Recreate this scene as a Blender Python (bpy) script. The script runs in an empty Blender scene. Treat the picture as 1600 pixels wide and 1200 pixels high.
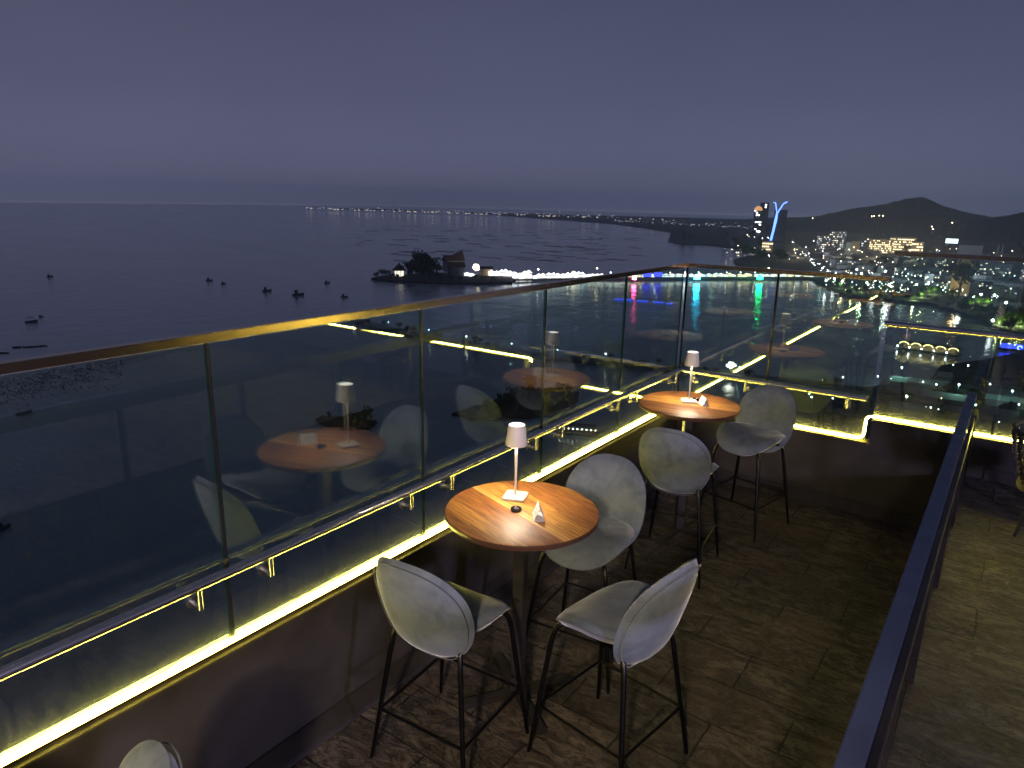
import bpy, math, random
from mathutils import Vector, Matrix
random.seed(7)
rnd = random.uniform
sc = bpy.context.scene
COL = sc.collection
# ------------------------------------------------------------------ camera
FPX = 1097.65
CX, CH = 2.5306, 2.4903
YAW, PITCH, ROLL = 0.6193, 0.2533, 0.02
F = Vector((-math.sin(YAW) * math.cos(PITCH), math.cos(YAW) * math.cos(PITCH), -math.sin(PITCH)))
R0 = Vector((math.cos(YAW), math.sin(YAW), 0)); U0 = R0.cross(F)
R = R0 * math.cos(ROLL) + U0 * math.sin(ROLL); U = U0 * math.cos(ROLL) - R0 * math.sin(ROLL)
cd = bpy.data.cameras.new("camera"); cam = bpy.data.objects.new("camera", cd); COL.objects.link(cam)
cam.matrix_world = Matrix(((R.x, U.x, -F.x, CX), (R.y, U.y, -F.y, 0), (R.z, U.z, -F.z, CH), (0, 0, 0, 1)))
cd.sensor_width = 36; cd.lens = FPX / 1600 * 36; cd.clip_start = .05; cd.clip_end = 40000
sc.camera = cam
sc.view_settings.view_transform = 'Standard'; sc.view_settings.look = 'None'
sc.view_settings.exposure = .75; sc.view_settings.gamma = 1
cy = sc.cycles
cy.max_bounces = 10; cy.diffuse_bounces = 3; cy.glossy_bounces = 5; cy.transparent_max_bounces = 24
cy.volume_bounces = 3; cy.caustics_reflective = False; cy.caustics_refractive = False; cy.sample_clamp_indirect = 4; cy.sample_clamp_direct = 0
# ------------------------------------------------------------------ dusk sky
W = bpy.data.worlds.new("World"); sc.world = W; W.use_nodes = True
nt = W.node_tree; nt.nodes.clear()
def wn(t, **k):
    n = nt.nodes.new(t)
    for a, b in k.items(): setattr(n, a, b)
    return n
geo = wn('ShaderNodeTexCoord'); sep = wn('ShaderNodeSeparateXYZ'); nt.links.new(geo.outputs['Generated'], sep.inputs[0])
ramp = wn('ShaderNodeValToRGB'); nt.links.new(sep.outputs['Z'], ramp.inputs[0])
cr = ramp.color_ramp
cr.elements[0].position = 0.0; cr.elements[0].color = (.086, .100, .158, 1)
cr.elements[1].position = 1.0; cr.elements[1].color = (.022, .027, .055, 1)
for p, c in ((.02, (.086, .100, .160, 1)), (.05, (.069, .081, .137, 1)), (.13, (.051, .061, .107, 1)), (.28, (.035, .043, .079, 1)), (.5, (.028, .035, .066, 1))):
    e = cr.elements.new(p); e.color = c
# afterglow: a little brighter and pinker towards the west (sea side)
dot = wn('ShaderNodeVectorMath', operation='DOT_PRODUCT'); nt.links.new(geo.outputs['Generated'], dot.inputs[0]); dot.inputs[1].default_value = (-.97, .22, .05)
mr = wn('ShaderNodeMapRange'); nt.links.new(dot.outputs['Value'], mr.inputs[0]); mr.inputs[1].default_value = .1; mr.inputs[2].default_value = 1.0
mr.inputs[3].default_value = 0; mr.inputs[4].default_value = 1
tint = wn('ShaderNodeMixRGB', blend_type='MULTIPLY'); tint.inputs[2].default_value = (1.42, 1.23, 1.18, 1)
nt.links.new(mr.outputs[0], tint.inputs[0]); nt.links.new(ramp.outputs[0], tint.inputs[1])
nz = wn('ShaderNodeTexNoise'); nz.inputs['Scale'].default_value = 1.6; nz.inputs['Detail'].default_value = 4; nz.inputs['Roughness'].default_value = .5
mp = wn('ShaderNodeMapping'); mp.inputs['Scale'].default_value = (1, 1, 1.6); mp.inputs['Rotation'].default_value = (.35, .2, 0); nt.links.new(geo.outputs['Generated'], mp.inputs[0]); nt.links.new(mp.outputs[0], nz.inputs['Vector'])
cmr = wn('ShaderNodeMapRange'); nt.links.new(nz.outputs['Fac'], cmr.inputs[0]); cmr.inputs[1].default_value = .3; cmr.inputs[2].default_value = .7
cmr.inputs[3].default_value = .92; cmr.inputs[4].default_value = 1.07
cl = wn('ShaderNodeVectorMath', operation='SCALE'); nt.links.new(tint.outputs[0], cl.inputs[0]); nt.links.new(cmr.outputs[0], cl.inputs['Scale'])
bg = wn('ShaderNodeBackground'); bg.inputs['Strength'].default_value = .86; nt.links.new(cl.outputs[0], bg.inputs[0])
wo = wn('ShaderNodeOutputWorld'); nt.links.new(bg.outputs[0], wo.inputs[0])
# faint last skylight from the west: the sun has already set
sl = bpy.data.lights.new("sun", 'SUN'); sl.energy = .02; sl.angle = math.radians(20); sl.color = (.8, .75, 1)
so = bpy.data.objects.new("sun", sl); COL.objects.link(so); so.rotation_euler = (math.radians(60), 0, math.radians(-70))
# ------------------------------------------------------------------ helpers
def ray(px, py): return F + R * ((px - 800) / FPX) - U * ((py - 600) / FPX)
CAMP = Vector((CX, 0, CH))
def at(px, py, z):
    d = ray(px, py); return CAMP + d * ((z - CH) / d.z)
def at_dist(px, py, dist):
    d = ray(px, py); return CAMP + d * (dist / math.hypot(d.x, d.y))
class MB:
    def __init__(s): s.v = []; s.f = []
    def add(s, vs, fs, M=None):
        o = len(s.v)
        s.v += [tuple(M @ Vector(p)) if M else tuple(p) for p in vs]
        s.f += [tuple(i + o for i in f) for f in fs]
    def box(s, c, d, M=None, bev=0):
        x, y, z = [q / 2 for q in d]
        if bev <= 0:
            vs = [(c[0] + a * x, c[1] + b * y, c[2] + e * z) for a in (-1, 1) for b in (-1, 1) for e in (-1, 1)]
            fs = [(0, 1, 3, 2), (4, 6, 7, 5), (0, 4, 5, 1), (2, 3, 7, 6), (0, 2, 6, 4), (1, 5, 7, 3)]
            s.add(vs, fs, M); return
        import bmesh
        bm = bmesh.new(); bmesh.ops.create_cube(bm, size=1)
        for v in bm.verts: v.co = Vector((c[0] + v.co.x * d[0], c[1] + v.co.y * d[1], c[2] + v.co.z * d[2]))
        bmesh.ops.bevel(bm, geom=bm.edges[:], offset=bev, segments=2, affect='EDGES')
        bm.verts.index_update()
        s.add([v.co.copy() for v in bm.verts], [[v.index for v in f.verts] for f in bm.faces], M); bm.free()
    def tube(s, path, rad, seg=10, cap=True, closed=False):
        P = [Vector(p) for p in path]; n = len(P)
        if not isinstance(rad, (list, tuple)): rad = [rad] * n
        o = len(s.v); up = None
        for i, p in enumerate(P):
            if closed: t = (P[(i + 1) % n] - P[i - 1]).normalized()
            else: t = (P[min(i + 1, n - 1)] - P[max(i - 1, 0)]).normalized()
            if up is None:
                up = Vector((0, 0, 1)) if abs(t.z) < .9 else Vector((1, 0, 0))
            a = (up - t * up.dot(t)).normalized(); b = t.cross(a); up = a
            for k in range(seg):
                w = 2 * math.pi * k / seg
                s.v.append(tuple(p + (a * math.cos(w) + b * math.sin(w)) * rad[i]))
        for i in range(n if closed else n - 1):
            j = (i + 1) % n
            for k in range(seg):
                l = (k + 1) % seg
                s.f.append((o + i * seg + k, o + i * seg + l, o + j * seg + l, o + j * seg + k))
        if cap and not closed:
            s.f.append(tuple(o + k for k in reversed(range(seg)))); s.f.append(tuple(o + (n - 1) * seg + k for k in range(seg)))
    def lathe(s, prof, seg=32, M=None, c=(0, 0, 0)):
        o = len(s.v); n = len(prof); vs = []
        for r, z in prof:
            for k in range(seg):
                w = 2 * math.pi * k / seg; p = Vector((c[0] + r * math.cos(w), c[1] + r * math.sin(w), c[2] + z))
                vs.append(tuple(M @ p) if M else tuple(p))
        s.v += vs
        for i in range(n - 1):
            for k in range(seg):
                l = (k + 1) % seg
                s.f.append((o + i * seg + k, o + i * seg + l, o + (i + 1) * seg + l, o + (i + 1) * seg + k))
        s.f.append(tuple(o + k for k in reversed(range(seg)))); s.f.append(tuple(o + (n - 1) * seg + k for k in range(seg)))
    def ball(s, c, r, seg=10, sz=1):
        n = max(4, seg // 2)
        s.lathe([(max(r * math.sin(math.pi * i / n), r * .02), -r * sz * math.cos(math.pi * i / n)) for i in range(n + 1)], seg, c=c)
    def poly(s, pts, z0, z1):
        n = len(pts)
        if sum(pts[i][0] * pts[(i + 1) % n][1] - pts[(i + 1) % n][0] * pts[i][1] for i in range(n)) < 0: pts = pts[::-1]
        vs = [(p[0], p[1], z0) for p in pts] + [(p[0], p[1], z1) for p in pts]
        s.add(vs, [tuple(reversed(range(n))), tuple(range(n, 2 * n))] + [(i, (i + 1) % n, n + (i + 1) % n, n + i) for i in range(n)])
    def build(s, name, mat, parent=None, smooth=False, loc=None, angle=40):
        me = bpy.data.meshes.new(name); me.from_pydata(s.v, [], s.f); me.update()
        o = bpy.data.objects.new(name, me); COL.objects.link(o)
        for m in (mat if isinstance(mat, (list, tuple)) else [mat]): me.materials.append(m)
        if smooth:
            me.shade_smooth()
            try: me.set_sharp_from_angle(angle=math.radians(angle))
            except Exception: pass
        if parent: o.parent = parent; KIDS.setdefault(parent, []).append(o)
        if loc: o.location = loc
        return o
def tag(o, label=None, cat=None, group=None, kind=None):
    if label: o['label'] = label
    if cat: o['category'] = cat
    if group: o['group'] = group
    if kind: o['kind'] = kind
    return o
def empty(name, loc=(0, 0, 0), rz=0, label=None, cat=None, group=None):
    o = bpy.data.objects.new(name, None); COL.objects.link(o); o.location = loc; o.rotation_euler = (0, 0, rz); o.empty_display_size = .1
    return tag(o, label, cat, group)
KIDS = {}
def copy_tree(o, loc=None, rz=None, label=None):
    c = o.copy(); COL.objects.link(c)
    for ch in KIDS.get(o, [])[:]:
        d = copy_tree(ch); d.parent = c; KIDS.setdefault(c, []).append(d)
    return c
# ------------------------------------------------------------------ materials
def mat(name, col=(.5, .5, .5), rough=.5, metal=0, emis=None, strength=0, spec=.5, **k):
    m = bpy.data.materials.new(name); m.use_nodes = True
    b = m.node_tree.nodes['Principled BSDF']
    b.inputs['Base Color'].default_value = (*col, 1); b.inputs['Roughness'].default_value = rough; b.inputs['Metallic'].default_value = metal
    b.inputs['Specular IOR Level'].default_value = spec
    if emis: b.inputs['Emission Color'].default_value = (*emis, 1); b.inputs['Emission Strength'].default_value = strength
    for a, v in k.items(): b.inputs[a.replace('_', ' ')].default_value = v
    return m
def N(m, t, **k):
    n = m.node_tree.nodes.new(t)
    for a, v in k.items():
        if a.startswith('i_'): n.inputs[a[2:].replace('_', ' ')].default_value = v
        else: setattr(n, a, v)
    return n
def L(m, a, b): m.node_tree.links.new(a, b)
def BS(m): return m.node_tree.nodes['Principled BSDF']
def coords(m, scale=(1, 1, 1), rot=(0, 0, 0), kind='Object', vary=0):
    t = N(m, 'ShaderNodeTexCoord'); p = N(m, 'ShaderNodeMapping'); p.inputs['Scale'].default_value = scale; p.inputs['Rotation'].default_value = rot
    L(m, t.outputs[kind], p.inputs[0])
    if vary:
        oi = N(m, 'ShaderNodeObjectInfo'); a = N(m, 'ShaderNodeVectorMath', operation='MULTIPLY_ADD'); cb = N(m, 'ShaderNodeCombineXYZ')
        for i in range(3): L(m, oi.outputs['Random'], cb.inputs[i])
        L(m, cb.outputs[0], a.inputs[0]); a.inputs[1].default_value = (vary, vary * .7, vary * .4); L(m, p.outputs[0], a.inputs[2]); return a.outputs[0]
    return p.outputs[0]
def noise(m, vec, scale, detail=4, rough=.55, dist=0):
    n = N(m, 'ShaderNodeTexNoise'); n.inputs['Scale'].default_value = scale; n.inputs['Detail'].default_value = detail
    n.inputs['Roughness'].default_value = rough; n.inputs['Distortion'].default_value = dist; L(m, vec, n.inputs['Vector']); return n.outputs['Fac']
def rampc(m, fac, stops):
    r = N(m, 'ShaderNodeValToRGB'); L(m, fac, r.inputs[0]); e = r.color_ramp.elements
    while len(e) < len(stops): e.new(.5)
    for x, (p, c) in zip(e, stops): x.position = p; x.color = (*c, 1) if len(c) == 3 else c
    return r.outputs[0]
def mrange(m, fac, a, b, c, d):
    r = N(m, 'ShaderNodeMapRange'); L(m, fac, r.inputs[0])
    for i, v in enumerate((a, b, c, d)): r.inputs[i + 1].default_value = v
    return r.outputs[0]
def mmath(m, op, a, b=None):
    n = N(m, 'ShaderNodeMath', operation=op)
    for i, x in enumerate((a, b)):
        if x is None: continue
        if isinstance(x, (int, float)): n.inputs[i].default_value = x
        else: L(m, x, n.inputs[i])
    return n.outputs[0]
def bump(m, h, strength=.3, dist=.01, normal=None):
    b = N(m, 'ShaderNodeBump'); b.inputs['Strength'].default_value = strength; b.inputs['Distance'].default_value = dist
    L(m, h, b.inputs['Height'])
    if normal is not None: L(m, normal, b.inputs['Normal'])
    return b.outputs[0]
def mixc(m, fac, a, b, mode='MIX'):
    n = N(m, 'ShaderNodeMixRGB', blend_type=mode)
    for i, x in enumerate((fac, a, b)):
        if isinstance(x, (int, float)): n.inputs[i].default_value = x
        elif isinstance(x, tuple): n.inputs[i].default_value = (*x, 1)
        else: L(m, x, n.inputs[i])
    return n.outputs[0]

# velvet with brushed pile
def velvet():
    m = mat('velvet', (.20, .21, .215), .85, spec=.15, Sheen_Weight=.35, Sheen_Roughness=.35)
    v = coords(m, vary=9); n1 = noise(m, v, 3.4, 5, .62, .7); n2 = noise(m, v, 420, 2, .6); n3 = noise(m, v, 11, 5, .6, 1.0)
    a = mrange(m, n1, .38, .60, 0, 1); b = mrange(m, n3, .42, .70, 0, 1)
    c = mixc(m, a, (.084, .103, .114), (.128, .147, .160)); c = mixc(m, mmath(m, 'MULTIPLY', b, .5), c, (.172, .188, .198))
    L(m, c, BS(m).inputs['Base Color']); L(m, mrange(m, a, 0, 1, .22, .45), BS(m).inputs['Sheen Weight'])
    L(m, bump(m, mmath(m, 'ADD', mmath(m, 'MULTIPLY', n1, .6), mmath(m, 'MULTIPLY', n2, .06)), .35, .004), BS(m).inputs['Normal'])
    return m
WOODROT = 17.5
def table_wood():
    m = mat('table_wood', (.3, .12, .04), .3, Coat_Weight=.12, Coat_Roughness=.36)
    v = coords(m, rot=(0, 0, math.radians(WOODROT)))
    s = N(m, 'ShaderNodeSeparateXYZ'); L(m, v, s.inputs[0])
    w = mmath(m, 'MULTIPLY', s.outputs['Y'], 1 / .088)
    w = mmath(m, 'ADD', w, .28)
    idx = mmath(m, 'FLOOR', w); fr = mmath(m, 'FRACT', w)
    wn_ = N(m, 'ShaderNodeTexWhiteNoise', noise_dimensions='1D'); L(m, mmath(m, 'ADD', idx, 3.3), wn_.inputs['W'])
    # grain stretched along the plank, shifted per plank
    cmb = N(m, 'ShaderNodeCombineXYZ'); L(m, mmath(m, 'ADD', mmath(m, 'MULTIPLY', s.outputs['X'], 2.4), mmath(m, 'MULTIPLY', wn_.outputs[0], 9)), cmb.inputs[0])
    L(m, mmath(m, 'MULTIPLY', s.outputs['Y'], 26), cmb.inputs[1]); L(m, mmath(m, 'MULTIPLY', s.outputs['Z'], 8), cmb.inputs[2])
    g = noise(m, cmb.outputs[0], 1.5, 8, .65, 1.2); g2 = noise(m, cmb.outputs[0], 6, 5, .7, .4)
    c = rampc(m, g, [(.26, (.055, .018, .006)), (.42, (.20, .072, .013)), (.56, (.33, .135, .022)), (.75, (.42, .20, .040))])
    pc = rampc(m, wn_.outputs[0], [(0, (.78, .74, .70)), (.45, (1, 1, 1)), (.8, (1.0, 1.0, 1.0)), (.9, (1.35, 1.6, 1.5))])
    c = mixc(m, 1.0, c, pc, 'MULTIPLY'); c = mixc(m, mrange(m, g2, .55, .75, 0, .5), c, (.07, .025, .01))
    # one pale batten across the middle
    band = mmath(m, 'LESS_THAN', mmath(m, 'ABSOLUTE', mmath(m, 'SUBTRACT', s.outputs['Y'], -.029)), .018)
    c = mixc(m, mmath(m, 'MULTIPLY', band, .85), c, mixc(m, g, (.50, .25, .055), (.72, .42, .12)))
    ed = mmath(m, 'MINIMUM', fr, mmath(m, 'SUBTRACT', 1, fr)); seam = mmath(m, 'LESS_THAN', ed, .016)
    c = mixc(m, mmath(m, 'MULTIPLY', seam, .8), c, (.04, .015, .006))
    L(m, c, BS(m).inputs['Base Color']); L(m, mrange(m, g2, .3, .7, .34, .56), BS(m).inputs['Roughness'])
    L(m, bump(m, mmath(m, 'ADD', mmath(m, 'MULTIPLY', g, .5), mmath(m, 'MULTIPLY', g2, .5)), .8, .004), BS(m).inputs['Normal'])
    return m
def floor_mat():
    m = mat('stamped_concrete', (.06, .05, .04), .55, spec=.35)
    v = coords(m)
    dn = noise(m, v, 9, 3, .5); off = N(m, 'ShaderNodeVectorMath', operation='MULTIPLY_ADD')
    cb = N(m, 'ShaderNodeCombineXYZ'); L(m, dn, cb.inputs[0]); L(m, dn, cb.inputs[1]); L(m, cb.outputs[0], off.inputs[0]); off.inputs[1].default_value = (.02, .02, 0); L(m, v, off.inputs[2])
    br = N(m, 'ShaderNodeTexBrick', offset=.5, squash=1.0); br.inputs['Scale'].default_value = 1.0; br.inputs['Brick Width'].default_value = .66
    br.inputs['Row Height'].default_value = .335; br.inputs['Mortar Size'].default_value = .006; br.inputs['Mortar Smooth'].default_value = .25; br.inputs['Bias'].default_value = 0
    br.inputs['Color1'].default_value = (.7, .7, .7, 1); br.inputs['Color2'].default_value = (1.1, 1.05, 1, 1); br.inputs['Mortar'].default_value = (.16, .15, .13, 1)
    L(m, off.outputs[0], br.inputs['Vector'])
    st = coords(m, scale=(4, 9, 1)); n0 = noise(m, st, 1.0, 9, .68, 1.3); rid = mmath(m, 'ABSOLUTE', mmath(m, 'SUBTRACT', noise(m, st, 1.3, 5, .6, 1.6), .5)); n1 = mmath(m, 'SUBTRACT', mmath(m, 'ADD', n0, .06), mmath(m, 'MULTIPLY', mrange(m, rid, 0, .05, 1, 0), .16)); n2 = noise(m, v, 2.3, 4, .5, .5); n3 = noise(m, v, 34, 6, .7)
    c = rampc(m, n1, [(.32, (.017, .014, .010)), (.5, (.066, .054, .038)), (.66, (.175, .145, .104))])
    c = mixc(m, mrange(m, n2, .35, .7, 0, .55), c, (.075, .050, .034)); c = mixc(m, 1.0, c, br.outputs['Color'], 'MULTIPLY')
    # pale scuffs and grout showing through here and there
    sc_ = mmath(m, 'MULTIPLY', br.outputs['Fac'], mmath(m, 'GREATER_THAN', noise(m, v, 3.1, 2), .57)); c = mixc(m, mmath(m, 'MULTIPLY', sc_, .5), c, (.16, .14, .11))
    spk = mmath(m, 'GREATER_THAN', noise(m, v, 150, 2, .5), .735); c = mixc(m, mmath(m, 'MULTIPLY', spk, .6), c, (.22, .19, .15))
    L(m, c, BS(m).inputs['Base Color']); L(m, mrange(m, n3, .3, .7, .42, .72), BS(m).inputs['Roughness'])
    h = mmath(m, 'ADD', mmath(m, 'MULTIPLY', n1, 1.0), mmath(m, 'MULTIPLY', n3, .25)); h = mmath(m, 'SUBTRACT', h, mmath(m, 'MULTIPLY', br.outputs['Fac'], .5))
    L(m, bump(m, h, 1.0, .045), BS(m).inputs['Normal'])
    return m
def paint_mat(name, col, rough=.45, mott=.35, spec=.4):
    m = mat(name, col, rough, spec=spec); v = coords(m); n = noise(m, v, 3.2, 5, .6, .6); n2 = noise(m, v, 60, 4, .6); n3 = noise(m, coords(m, scale=(1, 1, 9)), 5, 4, .6)
    d = tuple(x * (1 - mott) for x in col); e = tuple(x * (1 + mott) for x in col)
    c = mixc(m, mrange(m, n, .3, .7, 0, 1), d, e)
    scr = mmath(m, 'GREATER_THAN', noise(m, coords(m, scale=(30, 3, 40), rot=(.3, .5, .4)), 1.6, 6, .7), .76); c = mixc(m, mmath(m, 'MULTIPLY', scr, .25), c, tuple(min(1, x * 3) for x in col))
    L(m, c, BS(m).inputs['Base Color']); L(m, mrange(m, n3, .3, .7, rough - .12, rough + .15), BS(m).inputs['Roughness'])
    L(m, bump(m, mmath(m, 'ADD', n, mmath(m, 'MULTIPLY', n2, .3)), .25, .004), BS(m).inputs['Normal'])
    return m
def metal_mat(name, col, rough, ani=0):
    m = mat(name, col, rough, 1.0); v = coords(m, scale=(40, 2, 40)); n = noise(m, v, 3, 4, .6)
    L(m, mrange(m, n, .3, .7, rough * .8, rough * 1.25), BS(m).inputs['Roughness']); n2 = noise(m, coords(m), 5, 4, .6)
    L(m, mixc(m, mrange(m, n2, .35, .7, 0, 1), col, tuple(x * .7 for x in col)), BS(m).inputs['Base Color'])
    return m
def glass_mat():
    m = bpy.data.materials.new('balustrade_glass'); m.use_nodes = True; t = m.node_tree; t.nodes.clear()
    g = N(m, 'ShaderNodeNewGeometry'); ior = N(m, 'ShaderNodeMix', data_type='FLOAT'); L(m, g.outputs['Backfacing'], ior.inputs[0])
    ior.inputs[2].default_value = 2.3; ior.inputs[3].default_value = 1 / 2.3
    fr = N(m, 'ShaderNodeFresnel'); L(m, ior.outputs[0], fr.inputs[0])
    tr = N(m, 'ShaderNodeBsdfTransparent'); tr.inputs[0].default_value = (.80, .89, .85, 1)
    gl = N(m, 'ShaderNodeBsdfGlossy'); gl.inputs['Roughness'].default_value = .004; gl.inputs[0].default_value = (.95, .98, .96, 1)
    a = N(m, 'ShaderNodeMixShader'); L(m, fr.outputs[0], a.inputs[0]); L(m, tr.outputs[0], a.inputs[1]); L(m, gl.outputs[0], a.inputs[2])
    # water marks and grime, thickest along the bottom edge
    tc = N(m, 'ShaderNodeTexCoord'); sp = N(m, 'ShaderNodeSeparateXYZ'); L(m, tc.outputs['Object'], sp.inputs[0])
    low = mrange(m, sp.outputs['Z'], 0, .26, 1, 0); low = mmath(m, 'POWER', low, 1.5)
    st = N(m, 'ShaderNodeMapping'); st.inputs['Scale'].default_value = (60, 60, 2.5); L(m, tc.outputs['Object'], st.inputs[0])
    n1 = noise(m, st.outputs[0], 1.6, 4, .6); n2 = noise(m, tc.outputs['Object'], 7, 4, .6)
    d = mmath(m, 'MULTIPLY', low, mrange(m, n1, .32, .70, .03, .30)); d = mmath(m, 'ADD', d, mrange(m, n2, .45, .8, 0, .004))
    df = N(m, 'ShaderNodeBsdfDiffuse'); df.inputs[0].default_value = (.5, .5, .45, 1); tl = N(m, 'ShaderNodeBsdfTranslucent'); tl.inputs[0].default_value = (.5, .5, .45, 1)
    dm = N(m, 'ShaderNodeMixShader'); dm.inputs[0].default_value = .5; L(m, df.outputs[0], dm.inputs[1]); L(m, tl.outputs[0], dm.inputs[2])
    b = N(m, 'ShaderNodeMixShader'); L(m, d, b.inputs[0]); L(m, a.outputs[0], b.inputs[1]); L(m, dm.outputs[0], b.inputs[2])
    o = N(m, 'ShaderNodeOutputMaterial'); L(m, b.outputs[0], o.inputs[0])
    return m
def emit(name, col, s, sample=True):
    m = mat(name, (.02, .02, .02), .5, emis=col, strength=s)
    if not sample: m.cycles.emission_sampling = 'NONE'
    return m
def water_mat():
    m = mat('sea_water', (.020, .030, .042), .12, spec=.5); m.node_tree.nodes['Principled BSDF'].inputs['IOR'].default_value = 1.4
    v = coords(m)
    n1 = noise(m, coords(m, scale=(1, .45, 1), rot=(0, 0, .5)), .22, 5, .62, .6); n2 = noise(m, v, .035, 4, .6, .4)
    nn = noise(m, coords(m, scale=(.35, 1, 1), rot=(0, 0, .9)), .012, 6, .6, 1.0)
    h = mmath(m, 'ADD', n1, mmath(m, 'MULTIPLY', n2, 2.2))
    L(m, bump(m, h, .22, 1.2), BS(m).inputs['Normal'])
    L(m, mixc(m, mrange(m, nn, .4, .62, 0, 1), (.215, .265, .285), (.265, .315, .335)), BS(m).inputs['Base Color'])
    L(m, mrange(m, nn, .35, .65, .04, .12), BS(m).inputs['Roughness'])
    return m
def foliage(name, a, b):
    m = mat(name, a, .7, spec=.2); v = coords(m); n = noise(m, v, .9, 4, .6)
    L(m, mixc(m, mrange(m, n, .35, .65, 0, 1), a, b), BS(m).inputs['Base Color']); return m
M = dict(
    velvet=velvet(), piping=mat('velvet_piping', (.07, .075, .08), .85, spec=.2, Sheen_Weight=.4), wood=table_wood(), floor=floor_mat(),
    leg=metal_mat('black_steel', (.035, .033, .030), .38), post=paint_mat('dark_post_paint', (.022, .018, .014), .40, .4),
    edge=paint_mat('dark_table_edge', (.06, .028, .014), .35, .3), wall=paint_mat('dark_brown_render', (.042, .036, .027), .40, .3, .45),
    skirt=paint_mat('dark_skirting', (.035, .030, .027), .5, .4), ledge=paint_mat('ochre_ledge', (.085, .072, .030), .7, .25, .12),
    steel=mat('stainless_steel', (.60, .58, .56), .27, 1.0), rail=mat('bronze_rail', (.42, .31, .20), .17, 1.0), cap=paint_mat('blue_grey_cap', (.062, .078, .125), .34, .2),
    glass=glass_mat(), gedge=mat('glass_edge', (.01, .05, .035), .15, spec=.7), led=emit('led_diffuser', (1.0, .83, .14), 62.0),
    lampw=mat('lamp_powder_coat', (.58, .53, .43), .5), bulb=emit('lamp_bulb', (1, .80, .58), 520), lid=emit('lamp_lid_glow', (1, .90, .78), 1.6),
    card=mat('card_paper', (.78, .74, .70), .6), ink=mat('card_ink', (.10, .08, .08), .6), black=mat('black_plastic', (.012, .012, .014), .25), chrome=mat('button_chrome', (.8, .8, .8), .15, 1.0),
    cable=mat('thin_wire', (.30, .26, .08), .5), rattan=paint_mat('dark_woven_rope', (.055, .048, .036), .6, .3), concrete=paint_mat('concrete', (.18, .17, .16), .7, .2),
    water=water_mat(),
)
HAZE = 0.00012
# ================================================================== TERRACE
YB = 6.227; GX = .024; LZ = .645; LZ2 = .848; TOPR = 1.945; UFZ = .52; CAPX = 2.385; CAPZ = 1.18; STEPX = 1.722; Y0 = -5.0
def struct(mb, name, m, **k):
    o = mb.build(name, m, **k); o['kind'] = 'structure'; return o
b = MB(); b.poly([(-.02, Y0), (2.42, Y0), (2.42, YB), (-.02, YB)], -.3, 0); struct(b, 'terrace_floor', M['floor'])
b = MB(); b.poly([(2.42, Y0), (9, Y0), (9, YB), (2.42, YB)], -.3, UFZ); struct(b, 'raised_floor', M['floor'])
# dwarf walls with their ledges
w = MB(); w.box((.02, (Y0 + YB) / 2 + .02, .31), (.13, YB - Y0 + .12, .62)); wa = tag(w.build('parapet_wall', M['wall']), 'long low dark brown parapet under the sea-side glass with glowing ledge', 'wall')
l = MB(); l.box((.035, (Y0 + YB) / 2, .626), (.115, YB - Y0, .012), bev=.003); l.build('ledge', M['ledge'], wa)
k = MB(); k.box((.0515, (Y0 + YB) / 2, .6375), (.003, YB - Y0 - .06, .011)); k.build('light_profile', M['rail'], wa)
k = MB(); k.box((.155, (Y0 + YB) / 2 - .07, .016), (.135, YB - Y0 - .14, .032), bev=.006); k.build('kerb', M['skirt'], wa)
w = MB()
pts = [(.09, 0), (9, 0), (9, .823), (STEPX + .02, .823), (STEPX + .02, .62), (.09, .62)]
vs = [(x, YB - .06, z) for x, z in pts] + [(x, YB + .12, z) for x, z in pts]; n = 6
w.add(vs, [tuple(range(n)), tuple(reversed(range(n, 2 * n)))] + [((i + 1) % n, i, n + i, n + (i + 1) % n) for i in range(n)])
wb = tag(w.build('parapet_wall', M['wall']), 'dark brown end parapet with a stepped top where the yellow light jumps up', 'wall')
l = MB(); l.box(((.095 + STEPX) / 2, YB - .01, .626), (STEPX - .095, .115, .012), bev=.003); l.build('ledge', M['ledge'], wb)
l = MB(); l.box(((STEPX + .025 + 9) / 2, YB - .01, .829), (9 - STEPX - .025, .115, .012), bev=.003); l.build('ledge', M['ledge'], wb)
k = MB(); k.box((1.24, YB - .068, .055), (2.26, .016, .11), bev=.004); k.build('skirting', M['skirt'], wb)
k = MB(); k.box((5.75, YB - .068, UFZ + .045), (6.4, .016, .09), bev=.004); k.build('skirting', M['skirt'], wb)
# LED light lines
r = .0075
b = MB(); b.tube([(.0395, Y0, LZ - .001), (.0395, YB - .03, LZ - .001)], r, 10)
tag(b.build('light_strip', M['led'], smooth=True), 'long straight glowing yellow light line on the ledge below the sea-side glass', 'light strip', 'yellow light lines')
path = [(.065, YB - .0165, LZ - .001), (STEPX - .085, YB - .0165, LZ - .001)]
for i in range(1, 7): a = math.pi / 2 * i / 6; path.append((STEPX - .085 + .055 * math.sin(a), YB - .0165, LZ - .001 + .055 * (1 - math.cos(a))))
for i in range(0, 7): a = math.pi / 2 * i / 6; path.append((STEPX + .015 - .045 * math.cos(a), YB - .0165, LZ2 - .045 + .045 * math.sin(a)))
path.append((8.9, YB - .0165, LZ2))
b = MB(); b.tube(path, r, 10); tag(b.build('light_strip', M['led'], smooth=True), 'glowing yellow light line with an S-shaped jump on the end parapet', 'light strip', 'yellow light lines')
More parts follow.
